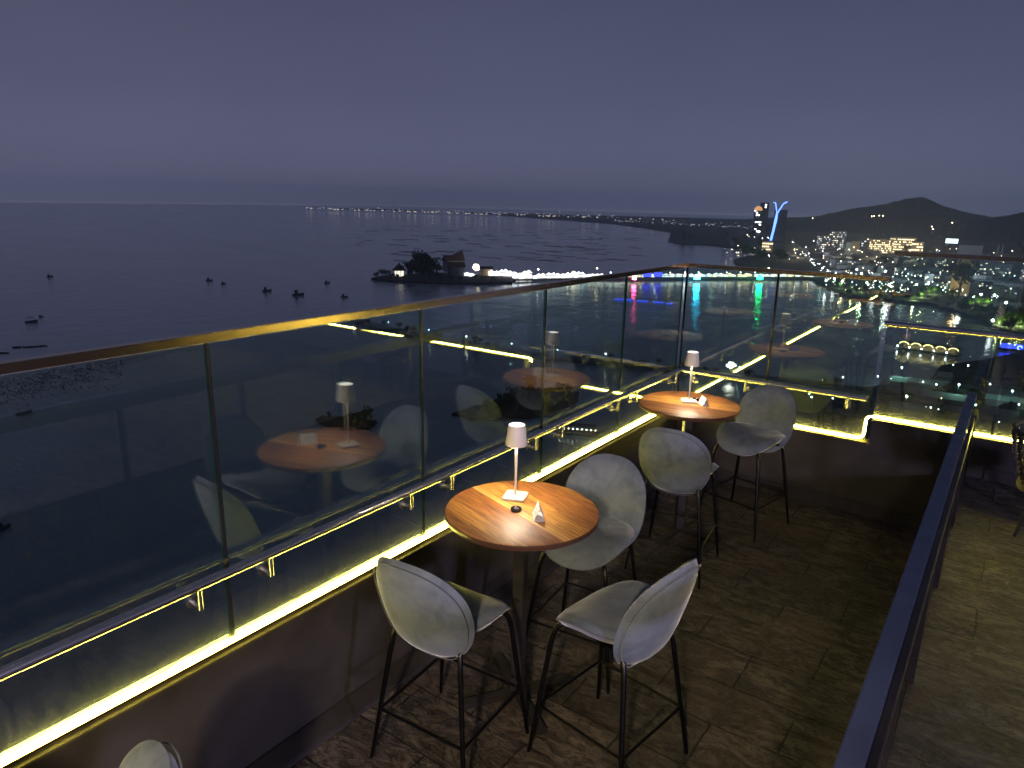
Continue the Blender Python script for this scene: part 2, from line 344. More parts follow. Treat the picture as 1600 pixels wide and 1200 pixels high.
# glass panels
def panel(p0, p1, z0, z1, label, seal=True):
    p0, p1 = Vector((*p0, 0)), Vector((*p1, 0)); d = (p1 - p0); ln = d.length; a = math.atan2(d.y, d.x)
    b = MB(); g = .009; th = .013
    o = len(b.v); x0, x1 = g, ln - g
    vs = [(x, y, z) for x in (x0, x1) for y in (-th / 2, th / 2) for z in (0, z1 - z0)]
    b.add(vs, [(0, 4, 5, 1), (2, 3, 7, 6), (0, 1, 3, 2), (4, 6, 7, 5), (0, 2, 6, 4), (1, 5, 7, 3)])
    ob = b.build('glass_panel', [M['glass'], M['gedge']]); ob.location = (p0.x, p0.y, z0); ob.rotation_euler = (0, 0, a)
    for i, f in enumerate(ob.data.polygons): f.material_index = 0 if i < 2 else 1
    if seal: b = MB(); b.box((0, 0, (z1 - z0) / 2), (.015, .0155, z1 - z0 - .01), bev=.001); b.build('joint_seal', M['black'], ob)
    tag(ob, label, 'glass panel', 'glass balustrade panels')
    return ob
YJ = [-4.54, -3.34, -2.14, -.93, .27, 1.476, 2.681, 3.875, 5.036, 6.19]
lab = {4: 'nearest sea-side glass pane, at the left edge, cut off by the frame', 5: 'sea-side glass pane reflecting the first round table and lamp', 6: 'sea-side glass pane behind the nearer table lamp',
       7: 'sea-side glass pane with the second table reflected in it', 8: 'last sea-side glass pane, next to the corner'}
for i in range(len(YJ) - 1):
    if i in (0, 1): continue
    panel((GX, YJ[i]), (GX, YJ[i + 1]), .634, TOPR + .005, lab.get(i, 'sea-side glass pane continuing out of view, seen only in reflection'))
panel((GX + .02, YB), (.86, YB), .634, TOPR + .005, 'end glass pane beside the corner, behind the far table')
panel((.86, YB), (STEPX - .01, YB), .634, TOPR + .005, 'end glass pane just before the step in the yellow light')
panel((STEPX + .01, YB), (2.55, YB), .838, TOPR + .205, 'raised end glass pane between the light step and the blue-grey rail', False)
panel((2.55, YB), (3.75, YB), .838, TOPR + .205, 'raised end glass pane at the right edge, behind the woven chair', False)
# top rails (channel section)
def rail(p0, p1, z, label, w=.05, h=.036):
    p0, p1 = Vector(p0), Vector(p1); d = p1 - p0; b = MB()
    b.box((d.length / 2, 0, h / 2), (d.length, w, h), bev=.004); o = b.build('top_rail', M['rail']); b = MB(); b.box((d.length / 2, 0, .0025), (d.length - .002, w + .008, .004), bev=.0015); b.build('lip', M['steel'], o); o.location = (p0.x, p0.y, z); o.rotation_euler = (0, 0, math.atan2(d.y, d.x))
    return tag(o, label, 'rail', 'metal rails on top of the glass')
rail((GX, Y0, 0), (GX, YB + .025, 0), TOPR, 'long bronze rail along the top of the sea-side glass')
rail((GX + .026, YB, 0), (STEPX - .01, YB, 0), TOPR, 'short bronze top rail from the glass corner to the step')
rail((STEPX - .005, YB, 0), (8.5, YB, 0), TOPR + .2, 'higher bronze top rail at right with town lights above it')
# handrails with brackets
def handrail(p0, p1, inward, brs, label, wz):
    e = empty('handrail', (*p0, 0), 0, label, 'handrail', 'round steel handrails')
    P0, P1 = Vector((0, 0, wz)), Vector((p1[0] - p0[0], p1[1] - p0[1], wz)); b = MB(); b.tube([P0, P1], .021, 16); b.build('tube', M['steel'], e, smooth=True)
    d = (P1 - P0).normalized(); inn = Vector((*inward, 0))
    for s in brs:
        q = P0 + d * s; g = MB(); base = q - inn * .064 + Vector((0, 0, -.095)); mid = q + Vector((0, 0, -.095)); top = q + Vector((0, 0, -.018))
        g.tube([base, mid + inn * .004], .010, 10); g.tube([mid - Vector((0, 0, .010)), top], .010, 10); g.tube([base, base + inn * .012], .027, 16)
        g.build('bracket', M['steel'], e, smooth=True)
    return e
HX = .096; HZ = 1.0
bl = [y + s for y in YJ[3:] for s in (-.165, .165) if y + s < YB - .1]
handrail((HX, Y0), (HX, YB - .07), (1, 0), [y - Y0 for y in bl], 'long round steel handrail along the sea-side glass', HZ)
handrail((HX, YB - .072), (STEPX - .04, YB - .072), (0, -1), [.12, .60, .93, 1.44], 'short round steel handrail along the end glass', HZ)
handrail((STEPX + .005, YB - .072), (8.0, YB - .072), (0, -1), [.16, 1.3, 2.4], 'higher round steel handrail on the raised end glass', 1.625)
# free-hanging wires behind the LED line on the glass foot
for k_, (ya, yb) in enumerate(((1.05, 1.48), (1.55, 2.25), (2.4, 2.9))):
    b = MB(); pp = []
    for i in range(15):
        t = i / 14; pp.append((.040, ya + (yb - ya) * t, .66 + .022 * math.sin(t * math.pi) + .006 * math.sin(t * 17 + k_)))
    b.tube(pp, .0016, 5); tag(b.build('wire', M['cable'], smooth=True), ['thin loose wire lying along the glass foot at left', 'thin loose wire along the glass foot left of the nearer table', 'thin loose wire along the glass foot behind the nearer table'][k_], 'wire', 'loose wires along the glass')
# dividing rail with posts and clear infill between the two floor levels
dv = empty('divider_rail', (CAPX, 0, 0), 0, 'flat blue-grey capped rail dividing the lower and raised terrace', 'railing')
b = MB(); b.box((0, -.0, CAPZ - .022), (.062, 10.2, .044), bev=.004); b.build('cap_beam', M['cap'], dv)
b = MB(); b.box((0, 5.635, CAPZ - .022), (.058, 1.05, .040), bev=.004); b.build('cap_end', M['cap'], dv)
for y in (-2.5, -1.5, -.5, .45, 1.3, 2.2, 3.15, 4.13, 5.06, 5.95):
    b = MB(); b.box((.040, y, (UFZ + CAPZ - .125) / 2), (.034, .045, CAPZ - .125 - UFZ), bev=.003); b.build('post', M['post'], dv)
b = MB(); b.box((.043, 0, CAPZ - .075), (.022, 11.0, .10), bev=.003); b.build('side_plate', M['post'], dv)
b = MB(); b.box((.035, 2.1, UFZ - .02 + .02), (.012, 8.2, .03)); b.build('base_rail', M['post'], dv)
# ------------------------------------------------------------------ bar chair
def pad(outline, mid, nrm, th, nr=9, nt=56):
    b = MB(); rs = [i / nr for i in range(1, nr + 1)]
    def pt(r, t, s):
        u, v = outline(t); u *= r; v *= r; p = Vector(mid(u, v)); h = th * max(0, 1 - r ** 5.5) ** .5 * .5
        return p + Vector(nrm) * (h * s)
    vs = [pt(0, 0, 1)]
    for r in rs: vs += [pt(r, 2 * math.pi * k / nt, 1) for k in range(nt)]
    base = len(vs)
    for r in reversed(rs[:-1]): vs += [pt(r, 2 * math.pi * k / nt, -1) for k in range(nt)]
    vs.append(pt(0, 0, -1)); fs = []
    for k in range(nt): fs.append((0, 1 + k, 1 + (k + 1) % nt))
    rings = (len(vs) - 2) // nt
    for i in range(rings - 1):
        for k in range(nt): l_ = (k + 1) % nt; fs.append((1 + i * nt + k, 1 + (i + 1) * nt + k, 1 + (i + 1) * nt + l_, 1 + i * nt + l_))
    e = len(vs) - 1; o = 1 + (rings - 1) * nt
    for k in range(nt): fs.append((e, o + (k + 1) % nt, o + k))
    b.add(vs, fs); return b
def spow(x, p): return math.copysign(abs(x) ** p, x)
def seat_out(t):
    x, y = spow(math.cos(t), .82), spow(math.sin(t), .90)
    w = .250 * (1 - .07 * max(0, -y) ** 1.5)
    return x * w, y * .238 + .012
def seat_mid(x, y):
    q = (x / .245) ** 2; f = max(0, (y - .02) / .22)
    return (x, y, .712 + .062 * q * (1 - .45 * f) - .060 * f ** 2 + .030 * max(0, (-y - .02) / .2) ** 2)
BT = math.radians(14)
def back_out(t):
    x, y = spow(math.cos(t), .76), spow(math.sin(t), .76)
    w = .247 * (1 - .13 * max(0, -y) ** 1.5 - .12 * max(0, y) ** 2.5)
    return x * w, y * .266
def back_mid(x, s):
    d = .070 * (x / .245) ** 2; s2 = s + .266
    y = -.160 - s2 * math.sin(BT) - .05 * (1 - math.exp(-s2 * 6)) * .6 + d - .02 * (s / .235) ** 2 * 0
    y += .045 * max(0, (.10 - s2) / .10) ** 2
    return (x, y, .582 + s2 * math.cos(BT))
def outline_tube(outline, mid, rad, nrm, off=0, n=72, sc_=1.0):
    b = MB(); b.tube([Vector(mid(*[q * sc_ for q in outline(2 * math.pi * k / n)])) + Vector(nrm) * off for k in range(n)], rad, 6, closed=True); return b
def make_chair(name='bar_chair'):
    e = empty(name)
    bn = (0, math.cos(BT), math.sin(BT))
    s_ = pad(seat_out, seat_mid, (0, 0, 1), .084).build('seat', M['velvet'], e, smooth=True, angle=80)
    outline_tube(seat_out, seat_mid, .0032, (0, 0, 1), 0, sc_=1.002).build('piping', M['piping'], s_, smooth=True)
    k_ = pad(back_out, back_mid, bn, .074).build('backrest', M['velvet'], e, smooth=True, angle=80)
    outline_tube(back_out, back_mid, .0026, bn, -.0275, sc_=.955).build('piping', M['piping'], k_, smooth=True)
    feet = {}
    for sx in (-1, 1):
        for sy in (-1, 1):
            b = MB(); foot = Vector((sx * .262, sy * .262, 0)); top = Vector((sx * .165, sy * .165 + .01, .672))
            knee = Vector((sx * .185, sy * .195 + .005, .655)) if sy > 0 else Vector((sx * .178, sy * .178, .660))
            pts = [top + Vector((-sx * .04, -sy * .05, .012)), top]
            for i in range(1, 6):
                t = i / 5; a_ = top.lerp(knee, t); c_ = knee.lerp(foot.lerp(knee, .88), t); pts.append(a_.lerp(c_, t))
            pts += [foot.lerp(knee, q) for q in (.7, .4, .15, 0)]
            rr = [.0125] * 7 + [.0122, .0112, .0095, .0088]; b.tube(pts, rr[:len(pts)] if len(rr) >= len(pts) else rr + [.0088] * (len(pts) - len(rr)), 10)
            lg = b.build('leg', M['leg'], e, smooth=True); feet[(sx, sy)] = foot.lerp(knee, .43 / 1.0 * .9)
    for a_, c_ in (((-1, -1), (1, -1)), ((1, -1), (1, 1)), ((1, 1), (-1, 1)), ((-1, 1), (-1, -1))):
        b = MB(); b.tube([feet[a_], feet[c_]], .0075, 8); b.build('footrest_bar', M['leg'], e, smooth=True)
    b = MB(); b.box((0, .0, .672), (.30, .28, .008), bev=.002); b.build('seat_plate', M['leg'], e)
    return e
ch = make_chair()
CHAIRS = [((.705, 2.125, 0), .07, 'grey velvet chair left of the nearer table, back to us, one edge lit yellow'),
      ((1.32, 2.53, 0), math.radians(81), 'grey velvet bar chair right of the nearer table, seen side-on with lavender back'),
      ((.84, 3.13, 0), math.pi + .10, 'grey velvet bar chair facing us behind the nearer table'),
      ((.83, 4.42, 0), .12, 'grey velvet bar chair in front of the far table with its back to us'),
      ((1.01, 5.41, 0), math.pi - .22, 'grey velvet bar chair behind the far table, nearest the end parapet'),
      ((.86, .42, 0), math.pi - .35, 'grey velvet chair at the bottom edge, only its rounded back top showing')]
for i, (p, a_, lb) in enumerate(CHAIRS):
    o = ch if i == 0 else copy_tree(ch)
    o.location = p; o.rotation_euler = (0, 0, a_); tag(o, lb, 'bar chair', 'grey velvet bar chairs at the round tables')
# ------------------------------------------------------------------ round bar tables
def make_table():
    e = empty('bar_table')
    b = MB(); rr = .372
    b.lathe([(.001, .0), (rr - .012, 0), (rr - .004, .002), (rr, .008), (rr, .024), (rr - .005, .028)], 72, c=(0, 0, 1.020)); b.build('table_edge', M['edge'], e, smooth=True)
    b = MB(); b.lathe([(.001, 0), (rr - .0065, 0), (rr - .0025, -.0012), (rr - .0023, -.0020)][::-1], 96, c=(0, 0, 1.0502)); b.build('tabletop', M['wood'], e, smooth=True)
    Mz = Matrix.Rotation(math.radians(12), 4, 'Z')
    b = MB(); b.box((0, 0, .52), (.060, .060, 1.0), Mz, bev=.004); b.build('post', M['post'], e)
    b = MB(); b.box((0, 0, 1.012), (.30, .30, .012), Mz, bev=.002); b.build('mounting_plate', M['post'], e)
    for k_ in range(4):
        Mr = Matrix.Rotation(math.radians(12 + 45 + 90 * k_), 4, 'Z'); b = MB(); b.box((.165, 0, .026), (.29, .055, .03), Mr, bev=.004); b.lathe([(.014, 0), (.016, .004), (.016, .011)], 10, c=tuple(Mr @ Vector((.29, 0, 0))))
        b.build('foot', M['post'], e)
    return e
TB = [((.7576, 2.5915, 0), 0, 'nearer round wooden bar table with lamp, button and tent card on it'), ((.6696, 4.9087, 0), .5, 'far round wooden bar table close to the glass corner'),
      ((.62, -.08, 0), 1.1, 'third round wooden bar table, out of frame and only mirrored in the glass'), ((.66, -1.7, 0), 2.1, 'fourth round wooden bar table behind us, only mirrored in the glass')]
tb = make_table()
for i, (p, a_, lb) in enumerate(TB):
    o = tb if i == 0 else copy_tree(tb)
    o.location = p; o.rotation_euler = (0, 0, a_); tag(o, lb, 'bar table', 'round wooden bar tables')
def make_lamp():
    e = empty('table_lamp')
    b = MB(); b.box((0, 0, .007), (.112, .112, .013), bev=.003); b.build('base', M['lampw'], e)
    b = MB(); b.tube([(0, 0, .012), (0, 0, .10), (0, 0, .25), (0, 0, .33)], [.0055, .0055, .0085, .0085], 14); b.build('stem', M['lampw'], e, smooth=True)
    b = MB(); b.lathe([(.052, .282), (.0535, .281), (.0545, .283), (.0425, .382), (.0400, .3845), (.0385, .383), (.0505, .286), (.052, .282)], 40)
    b.f = b.f[:-2]; sh = b.build('shade', M['lampw'], e, smooth=True)
    b = MB(); b.lathe([(.0395, .379), (.0395, .3835), (.037, .3845)], 32); b.build('lid', M['lid'], sh)
    b = MB(); b.lathe([(.006, .297), (.018, .300), (.025, .307), (.027, .318)], 20); b.build('bulb', M['bulb'], e, smooth=True)
    return e
lp = make_lamp()
LP = [((.646, 2.692, 1.0502), .12 + math.pi / 4 * 0 + .25, 'slim white table lamp glowing on the nearer wooden table'), ((.643, 4.965, 1.0502), .5, 'slim white table lamp on the far wooden table by the corner'),
      ((.63, .05, 1.0502), .9, 'slim white table lamp on the out-of-frame third table'), ((.64, -1.6, 1.0502), .3, 'slim white table lamp on the fourth table behind us')]
for i, (p, a_, lb) in enumerate(LP):
    o = lp if i == 0 else copy_tree(lp)
    o.location = p; o.rotation_euler = (0, 0, a_); tag(o, lb, 'table lamp', 'white table lamps')
def make_card():
    e = empty('tent_card'); w_, h_, d_ = .098, .062, .026
    for s in (-1, 1):
        b = MB(); th = .0012
        p = [Vector((-w_ / 2, s * d_, 0)), Vector((w_ / 2, s * d_, 0)), Vector((w_ / 2, s * .0006, h_)), Vector((-w_ / 2, s * .0006, h_))]
        nn = Vector((0, s * h_, d_)).normalized() * th
        b.add(p + [q - nn for q in p], [(0, 1, 2, 3), (7, 6, 5, 4), (0, 4, 5, 1), (1, 5, 6, 2), (2, 6, 7, 3), (3, 7, 4, 0)]); f = b.build('leaf', M['card'], e)
        # small ring emblem with a line of script beneath
        up = (p[3] - p[0]).normalized(); rt = (p[1] - p[0]).normalized(); c_ = (p[0] + p[1] + p[2] + p[3]) / 4 + nn * .45
        g = MB(); g.tube([c_ + up * .010 + rt * (.0065 * math.cos(q * .5236) * (1 + .5 * (q % 2))) + up * (.0042 * math.sin(q * .5236)) for q in range(12)], .0006, 5, closed=True); g.build('emblem', M['ink'], f)
        g = MB(); g.tube([c_ - up * .007 + rt * (-.016 + .0016 * q) + up * (.0012 * math.sin(q * 2.1)) for q in range(21)], .0005, 4); g.build('script', M['ink'], f)
    b = MB(); b.box((0, 0, .0008), (w_, 2 * d_ - .003, .0012)); b.build('base_sheet', M['card'], e)
    return e
cdp = make_card()
for i, (p, a_, lb) in enumerate([((.866, 2.572, 1.0503), math.radians(38 + 90), 'small white folded tent card on the nearer table'), ((.765, 4.95, 1.0503), math.radians(130), 'small white folded tent card on the far table'), ((.80, -.1, 1.0503), 1.0, 'small white folded tent card on the third table')]):
    o = cdp if i == 0 else copy_tree(cdp)
    o.location = p; o.rotation_euler = (0, 0, a_); tag(o, lb, 'tent card', 'folded cards on the tables')
def make_button():
    e = empty('call_button')
    b = MB(); b.lathe([(.026, 0), (.0275, .003), (.0275, .011), (.024, .015), (.015, .016)], 32); b.build('body', M['black'], e, smooth=True)
    b = MB(); b.lathe([(.0150, .0152), (.0145, .0175), (.008, .0182), (.001, .0182)], 24); b.build('push_cap', M['chrome'], e, smooth=True)
    return e
bt = make_button()
for i, (p, lb) in enumerate([((.741, 2.566, 1.0502), 'round black call button with silver centre on the nearer table'), ((.672, 5.03, 1.0502), 'round black call button behind the lamp on the far table')]):
    o = bt if i == 0 else copy_tree(bt)
    o.location = p; tag(o, lb, 'call button', 'black call buttons')
# ------------------------------------------------------------------ woven armchair at the right edge
e = empty('woven_armchair', (2.98, 5.30, UFZ), math.radians(-8), 'dark woven rope armchair cut off by the right edge', 'armchair')
def rope(path, rad=.011):
    b = MB()
    for ph in (0, math.pi):
        pp = []
        P = [Vector(p) for p in path]; n = 44
        for i in range(n + 1):
            t = i / n * (len(P) - 1); k_ = min(int(t), len(P) - 2); q = P[k_].lerp(P[k_ + 1], t - k_); w_ = i * .9 + ph
            pp.append(q + Vector((math.cos(w_), math.sin(w_), 0)) * rad * .62)
        b.tube(pp, rad * .7, 6)
    return b
for k_ in range(14):
    a_ = math.radians(150 + k_ * 240 / 13 - 10); x, y = math.cos(a_), math.sin(a_)
    rope([(x * .24, y * .24, .30), (x * .30, y * .29, .50), (x * .33, y * .32, .66)]).build('woven_strand', M['rattan'], e, smooth=True)
b = MB(); b.tube([(math.cos(math.radians(140 + q * 10)) * .33, math.sin(math.radians(140 + q * 10)) * .32, .665) for q in range(25)], .016, 8); b.build('top_rim', M['rattan'], e, smooth=True)
b = MB(); b.lathe([(.22, .27), (.26, .29), (.26, .36), (.20, .39), (.01, .40)], 28); b.build('seat', M['rattan'], e, smooth=True)
for q in range(4):
    a_ = math.radians(45 + 90 * q); b = MB(); b.tube([(math.cos(a_) * .20, math.sin(a_) * .20, .28), (math.cos(a_) * .27, math.sin(a_) * .27, 0)], [.014, .011], 8); b.build('leg', M['leg'], e, smooth=True)
# ------------------------------------------------------------------ unseen canopy added to carry fill lamps, over the raised floor behind the viewer
cn = empty('added_canopy', (5.6, -3.4, 0), 0, 'dark flat canopy over the raised floor behind us, out of frame', 'canopy')
b = MB(); b.box((0, 0, 3.75), (6.4, 4.2, .18), bev=.01); b.build('roof_slab', M['wall'], cn)
for x, y in ((-2.9, 1.9), (2.9, 1.9), (-2.9, -1.4), (2.9, -1.4)):
    b = MB(); b.box((x, y, (3.66 + UFZ) / 2), (.14, .14, 3.66 - UFZ), bev=.006); b.build('column', M['wall'], cn)
def add_fill_lamp(x, y, z, colr, power, size, ang, label, aim=(0, 0, -1)):  # fill lamps out of view, added to brighten chairs and floor
    e = empty('fill_lamp', (x, y, z), 0, label, 'wall lamp', 'lamps on the canopy columns')
    b = MB(); b.lathe([(.075, 0), (.08, .01), (.08, .09), (.05, .11)], 24); b.lathe([(.066, -.002), (.066, .004)], 20); b.build('housing', M['black'], e, smooth=True)
    d = bpy.data.lights.new('fill_light', 'SPOT'); d.energy = power; d.color = colr; d.spot_size = math.radians(ang); d.spot_blend = .6; d.shadow_soft_size = size
    lo = bpy.data.objects.new('fill_light', d); COL.objects.link(lo); lo.parent = e; lo.location = (0, 0, -.02); lo.rotation_euler = Vector(aim).to_track_quat('-Z', 'Y').to_euler()
    return e
add_fill_lamp(2.85, -1.56, 2.85, (1, .80, .62), 880, .20, 84, 'warm round lamp on the canopy column nearest the glass', (-.80, .75, -.40))
add_fill_lamp(8.35, -1.40, 2.30, (.52, .47, 1.0), 980, .30, 140, 'violet-blue round lamp on the farther canopy column', (-1.0, .62, -.12))
#FAR_BEGIN
# ================================================================== SEA, COAST AND TOWN
SEA = -85.0; GND = -82.8
def sheet(name, pts, z0, z1, m, **k):
    b = MB(); b.poly(pts, z0, z1); return struct(b, name, m, **k)
b = MB(); b.box((0, 1600, SEA - 1), (14400, 11200, 2)); struct(b, 'sea', M['water'])
earth = paint_mat('dark_earth', (.045, .052, .058), .9, .4, .1); asph = paint_mat('asphalt', (.05, .05, .05), .8, .2, .2); quay = paint_mat('quay_concrete', (.15, .15, .14), .8, .3, .2)
rock = paint_mat('dark_rock', (.05, .045, .04), .85, .5, .2)
def atp(px, py, z=GND): q = at(px, py, z); return (q.x, q.y)
def jag(pts, amp):
    out = []
    for i in range(len(pts) - 1):
        a, c = Vector(pts[i]), Vector(pts[i + 1]); n = 5
        for j in range(n):
            q = a.lerp(c, j / n); s = amp * (0 if j == 0 else 1); out.append((q.x + rnd(-s, s), q.y + rnd(-s, s)))
    out.append(pts[-1]); return out
far_back = [(3500, 5200), (-1500, 5200), (-4700, 4200)]
shore = [(480, 324.4), (620, 327), (760, 334), (860, 342), (955, 349), (1010, 356), (1048, 362), (1044, 376), (1060, 380), (1110, 382), (1165, 389), (1190, 396), (1168, 400), (1148, 405), (1152, 412), (1185, 420), (1225, 428), (1262, 434),
         (1290, 444), (1304, 456), (1345, 463), (1400, 469), (1452, 473), (1492, 484), (1530, 496), (1552, 508), (1600, 520)]
pts = [atp(*p) for p in shore]
sheet('coast_land', jag(pts, 3) + [(700, 620)] + far_back, SEA - 2, GND, earth)
yard = [(1352, 604), (1392, 598), (1450, 596), (1470, 570), (1530, 562), (1600, 548)]
pts2 = [atp(*p) for p in yard]; a_ = atp(1345, 690); c_ = atp(1060, 655); d_ = atp(960, 600 + 60)
sheet('harbour_land', pts2 + [(200, 560), (200, 30), (-40, 20), (-75, 240), (-90, 300), (-70, 372)], SEA - 2, GND - .3, earth)
# long breakwater that runs out into the bay
bw = [(-402, 352), (-345, 340), (-287, 336), (-214, 336), (-141, 358), (-100, 366), (-54, 378)]
def strip(pts, w):
    L_, R_ = [], []
    for i, p in enumerate(pts):
        a, c = Vector(pts[max(i - 1, 0)]), Vector(pts[min(i + 1, len(pts) - 1)]); t = (c - a).normalized(); n_ = Vector((-t.y, t.x)) * w / 2
        L_.append((p[0] + n_.x, p[1] + n_.y)); R_.append((p[0] - n_.x, p[1] - n_.y))
    return L_ + R_[::-1]
bwm = tag(MB(), None) if False else MB(); bwm.poly(strip(bw, 9), SEA - 2, SEA + 1.6)
tag(bwm.build('breakwater', quay), 'long dark breakwater with small lamps and bushes crossing the bay behind the glass', 'breakwater')
# foliage
LEAF = dict(a=foliage('leaves_dark', (.022, .036, .016), (.045, .07, .028)), b=foliage('leaves_green', (.06, .13, .02), (.12, .22, .04)))
BARK = paint_mat('bark', (.07, .05, .035), .9, .3, .1)
def tree_mesh(h, rad, n=230, leaf=.62, seed=0, green=False, palm=False):
    rg = random.Random(seed); e = empty('tree')
    b = MB(); lean = rg.uniform(-.4, .4)
    b.tube([(0, 0, -.3), (lean * .3, 0, h * .3), (lean, .1, h * .62)], [h * .035, h * .026, h * .012], 7)
    for q in range(4):
        a = q * 1.6 + rg.uniform(0, .6); b.tube([(lean * .3, 0, h * .32), (math.cos(a) * rad * .55, math.sin(a) * rad * .55, h * .66)], [h * .016, h * .005], 5)
    b.build('trunk', BARK, e)
    c = MB(); cl = [(rg.uniform(-.6, .6) * rad, rg.uniform(-.6, .6) * rad, h * rg.uniform(.50, .86), rad * rg.uniform(.32, .6)) for _ in range(9)]
    for i in range(n):
        x, y, z, r_ = cl[i % 9]; v = Vector((rg.gauss(0, 1), rg.gauss(0, 1), rg.gauss(0, .8))); v = v.normalized() * r_ * rg.uniform(.55, 1.05)
        p = Vector((x, y, z)) + v; u_ = Vector((rg.gauss(0, 1), rg.gauss(0, 1), rg.gauss(0, 1))).normalized(); w_ = u_.orthogonal().normalized(); s = leaf * rg.uniform(.6, 1.3)
        c.add([p - u_ * s, p + w_ * s * .6, p + u_ * s, p - w_ * s * .6], [(0, 1, 2, 3)])
    c.build('crown', LEAF['b' if green else 'a'], e); return e
protos = {}
def place_tree(kind, x, y, z, s, label, group, cat='tree'):
    spec = dict(broad=(9, 4.2, 260, .75, 1, False), round=(7, 3.4, 240, .62, 2, False), low=(4.2, 3.2, 180, .5, 3, False), lit=(7, 3.6, 280, .6, 4, True), tall=(13, 4.4, 320, .8, 5, False))[kind]
    if kind not in protos: protos[kind] = o = tree_mesh(*spec)
    else: o = copy_tree(protos[kind])
    o.location = (x, y, z); o.scale = (s, s, s * rnd(.85, 1.15)); o.rotation_euler = (0, 0, rnd(0, 6.28)); return tag(o, label, cat, group)
# lamps
LM = dict(white=emit('light_white', (.93, .97, 1), 22), warm=emit('light_warm', (1, .78, .42), 30), teal=emit('light_teal', (.55, 1, .92), 26), tiny=emit('light_small', (.9, .95, 1), 9, False), tinyw=emit('light_small_warm', (1, .8, .5), 8, False),
          dim=emit('window_glow', (.85, .92, 1), 1.0, False), warmwin=emit('window_glow_warm', (1, .82, .45), 2.2, False))
WINM = [LM['dim'], emit('window_glow_pale', (.9, .95, 1), .5, False), emit('window_glow_cream', (1, .86, .6), 1.6, False)]
lampmesh = {}
def street_lamp(x, y, z, kind, h, r_, label, group):
    key = (kind, round(r_, 1), h)
    if key not in lampmesh:
        e = empty('street_lamp'); b = MB(); b.tube([(0, 0, 0), (0, 0, h)], [.12, .07], 6); b.tube([(0, 0, h), (.5, 0, h + .1)], .05, 5); b.build('pole', quay, e)
        b = MB(); b.ball((.5, 0, h), r_, 8); b.build('lamp_head', LM[kind], e); lampmesh[key] = e; o = e
    else: o = copy_tree(lampmesh[key])
    o.location = (x, y, z); o.rotation_euler = (0, 0, rnd(0, 6.28)); return tag(o, label, 'street lamp', group)
# ---- buildings
def bmat(name, c): return paint_mat(name, c, .8, .2, .2)
BM = dict(grey=bmat('grey_facade', (.16, .17, .19)), pale=bmat('pale_facade', (.30, .31, .32)), dark=bmat('dark_facade', (.075, .08, .095)), teal=bmat('pale_roof', (.22, .30, .30)), brown=bmat('tile_roof', (.10, .055, .045)), white=bmat('white_wall', (.62, .62, .60)), warm=bmat('cream_facade', (.45, .34, .22)))
def building(px0, px1, ptop, pbase, m, label, depth=None, win=None, nw=(0, 0), lit=.5, base=GND, name='building', group=None, roof=None, dist=None, rz=0):
    pc = (px0 + px1) / 2
    g = at(pc, pbase, base) if dist is None else at_dist(pc, pbase, dist)
    d = math.hypot(g.x - CX, g.y); dep = (Vector((g.x, g.y, base)) - CAMP).dot(F)
    w = (px1 - px0) / FPX * dep; rr_ = ray(pc, ptop); top = CH + rr_.z / math.hypot(rr_.x, rr_.y) * d; h = top - base
    az = math.atan2(g.y, g.x - CX) - math.pi / 2
    e = empty(name, (g.x, g.y, base), az + rz, label, name.replace('_', ' '), group)
    dp = depth or max(8, w * .6)
    b = MB(); b.box((0, dp / 2, h / 2 - 1), (w, dp, h + 2)); b.build('wall', m, e)
    b = MB(); b.box((0, dp / 2, h + .35), (w * 1.02, dp * 1.02, .7)); b.build('roof', roof or BM['dark'], e)
    if win:
        nx, nz_ = nw; ww, wh = w / nx, h / (nz_ + .6)
        for i in range(nx):
            for j in range(nz_):
                if random.random() > lit: continue
                b = MB(); b.box(((i + .5) * ww - w / 2, -.06, (j + .8) * wh), (ww * rnd(.45, .8), .2, wh * .42)); b.build('window', random.choice(WINM) if win in WINM else win, e)
    return e
building(1184, 1197, 317, 364, BM['dark'], 'taller dark slab of the twin towers left of the blue-lit tower', name='tower', depth=40, win=LM['tiny'], nw=(4, 12), lit=.10, dist=2650)
t1 = building(1175, 1187, 326, 366, BM['dark'], 'shorter dark tower with an orange glowing dome top', name='tower', depth=30, win=LM['tiny'], nw=(4, 10), lit=.16, dist=2550)
b = MB(); b.lathe([(13, 0), (12.5, 6), (9, 11), (4, 14), (.5, 15)], 20, c=(0, -6, 74)); b.build('dome', emit('dome_glow', (1, .50, .20), .55, False), t1, smooth=True)
tv = building(1205, 1224, 328, 384, BM['dark'], 'dark tower with a glowing blue Y-shaped light band', name='tower', depth=25, dist=1900)
bl_ = emit('blue_band', (.10, .22, 1.0), 2.6)
def band(parent, pl, rad, nm, m):
    b = MB(); b.tube(pl, rad, 6); return b.build(nm, m, parent)
band(tv, [(-17, -1.2, 3), (-13, -1.2, 30), (-10, -1.2, 56), (-9, -1.2, 72)], [2.6, 2.6, 3.2, 2.2], 'light_band', bl_)
band(tv, [(-9, -1.2, 70), (-12, -1.2, 84), (-15, -1.2, 96), (-20, -1.2, 97)], [1.3] * 4, 'light_band', bl_)
band(tv, [(-9, -1.2, 70), (-2, -1.2, 84), (4, -1.2, 95), (12, -1.2, 99)], [1.5] * 4, 'light_band', bl_)
building(1191, 1207, 377, 384, BM['warm'], 'low warmly lit building at the foot of the blue tower', name='hotel_building', depth=20, win=LM['warmwin'], nw=(6, 3), lit=.6, dist=1500, base=GND)
building(1275, 1297, 368, 392, BM['grey'], 'grey hotel block with scattered lit windows below the hill', name='hotel_building', win=LM['dim'], nw=(9, 7), lit=.36, dist=1650)
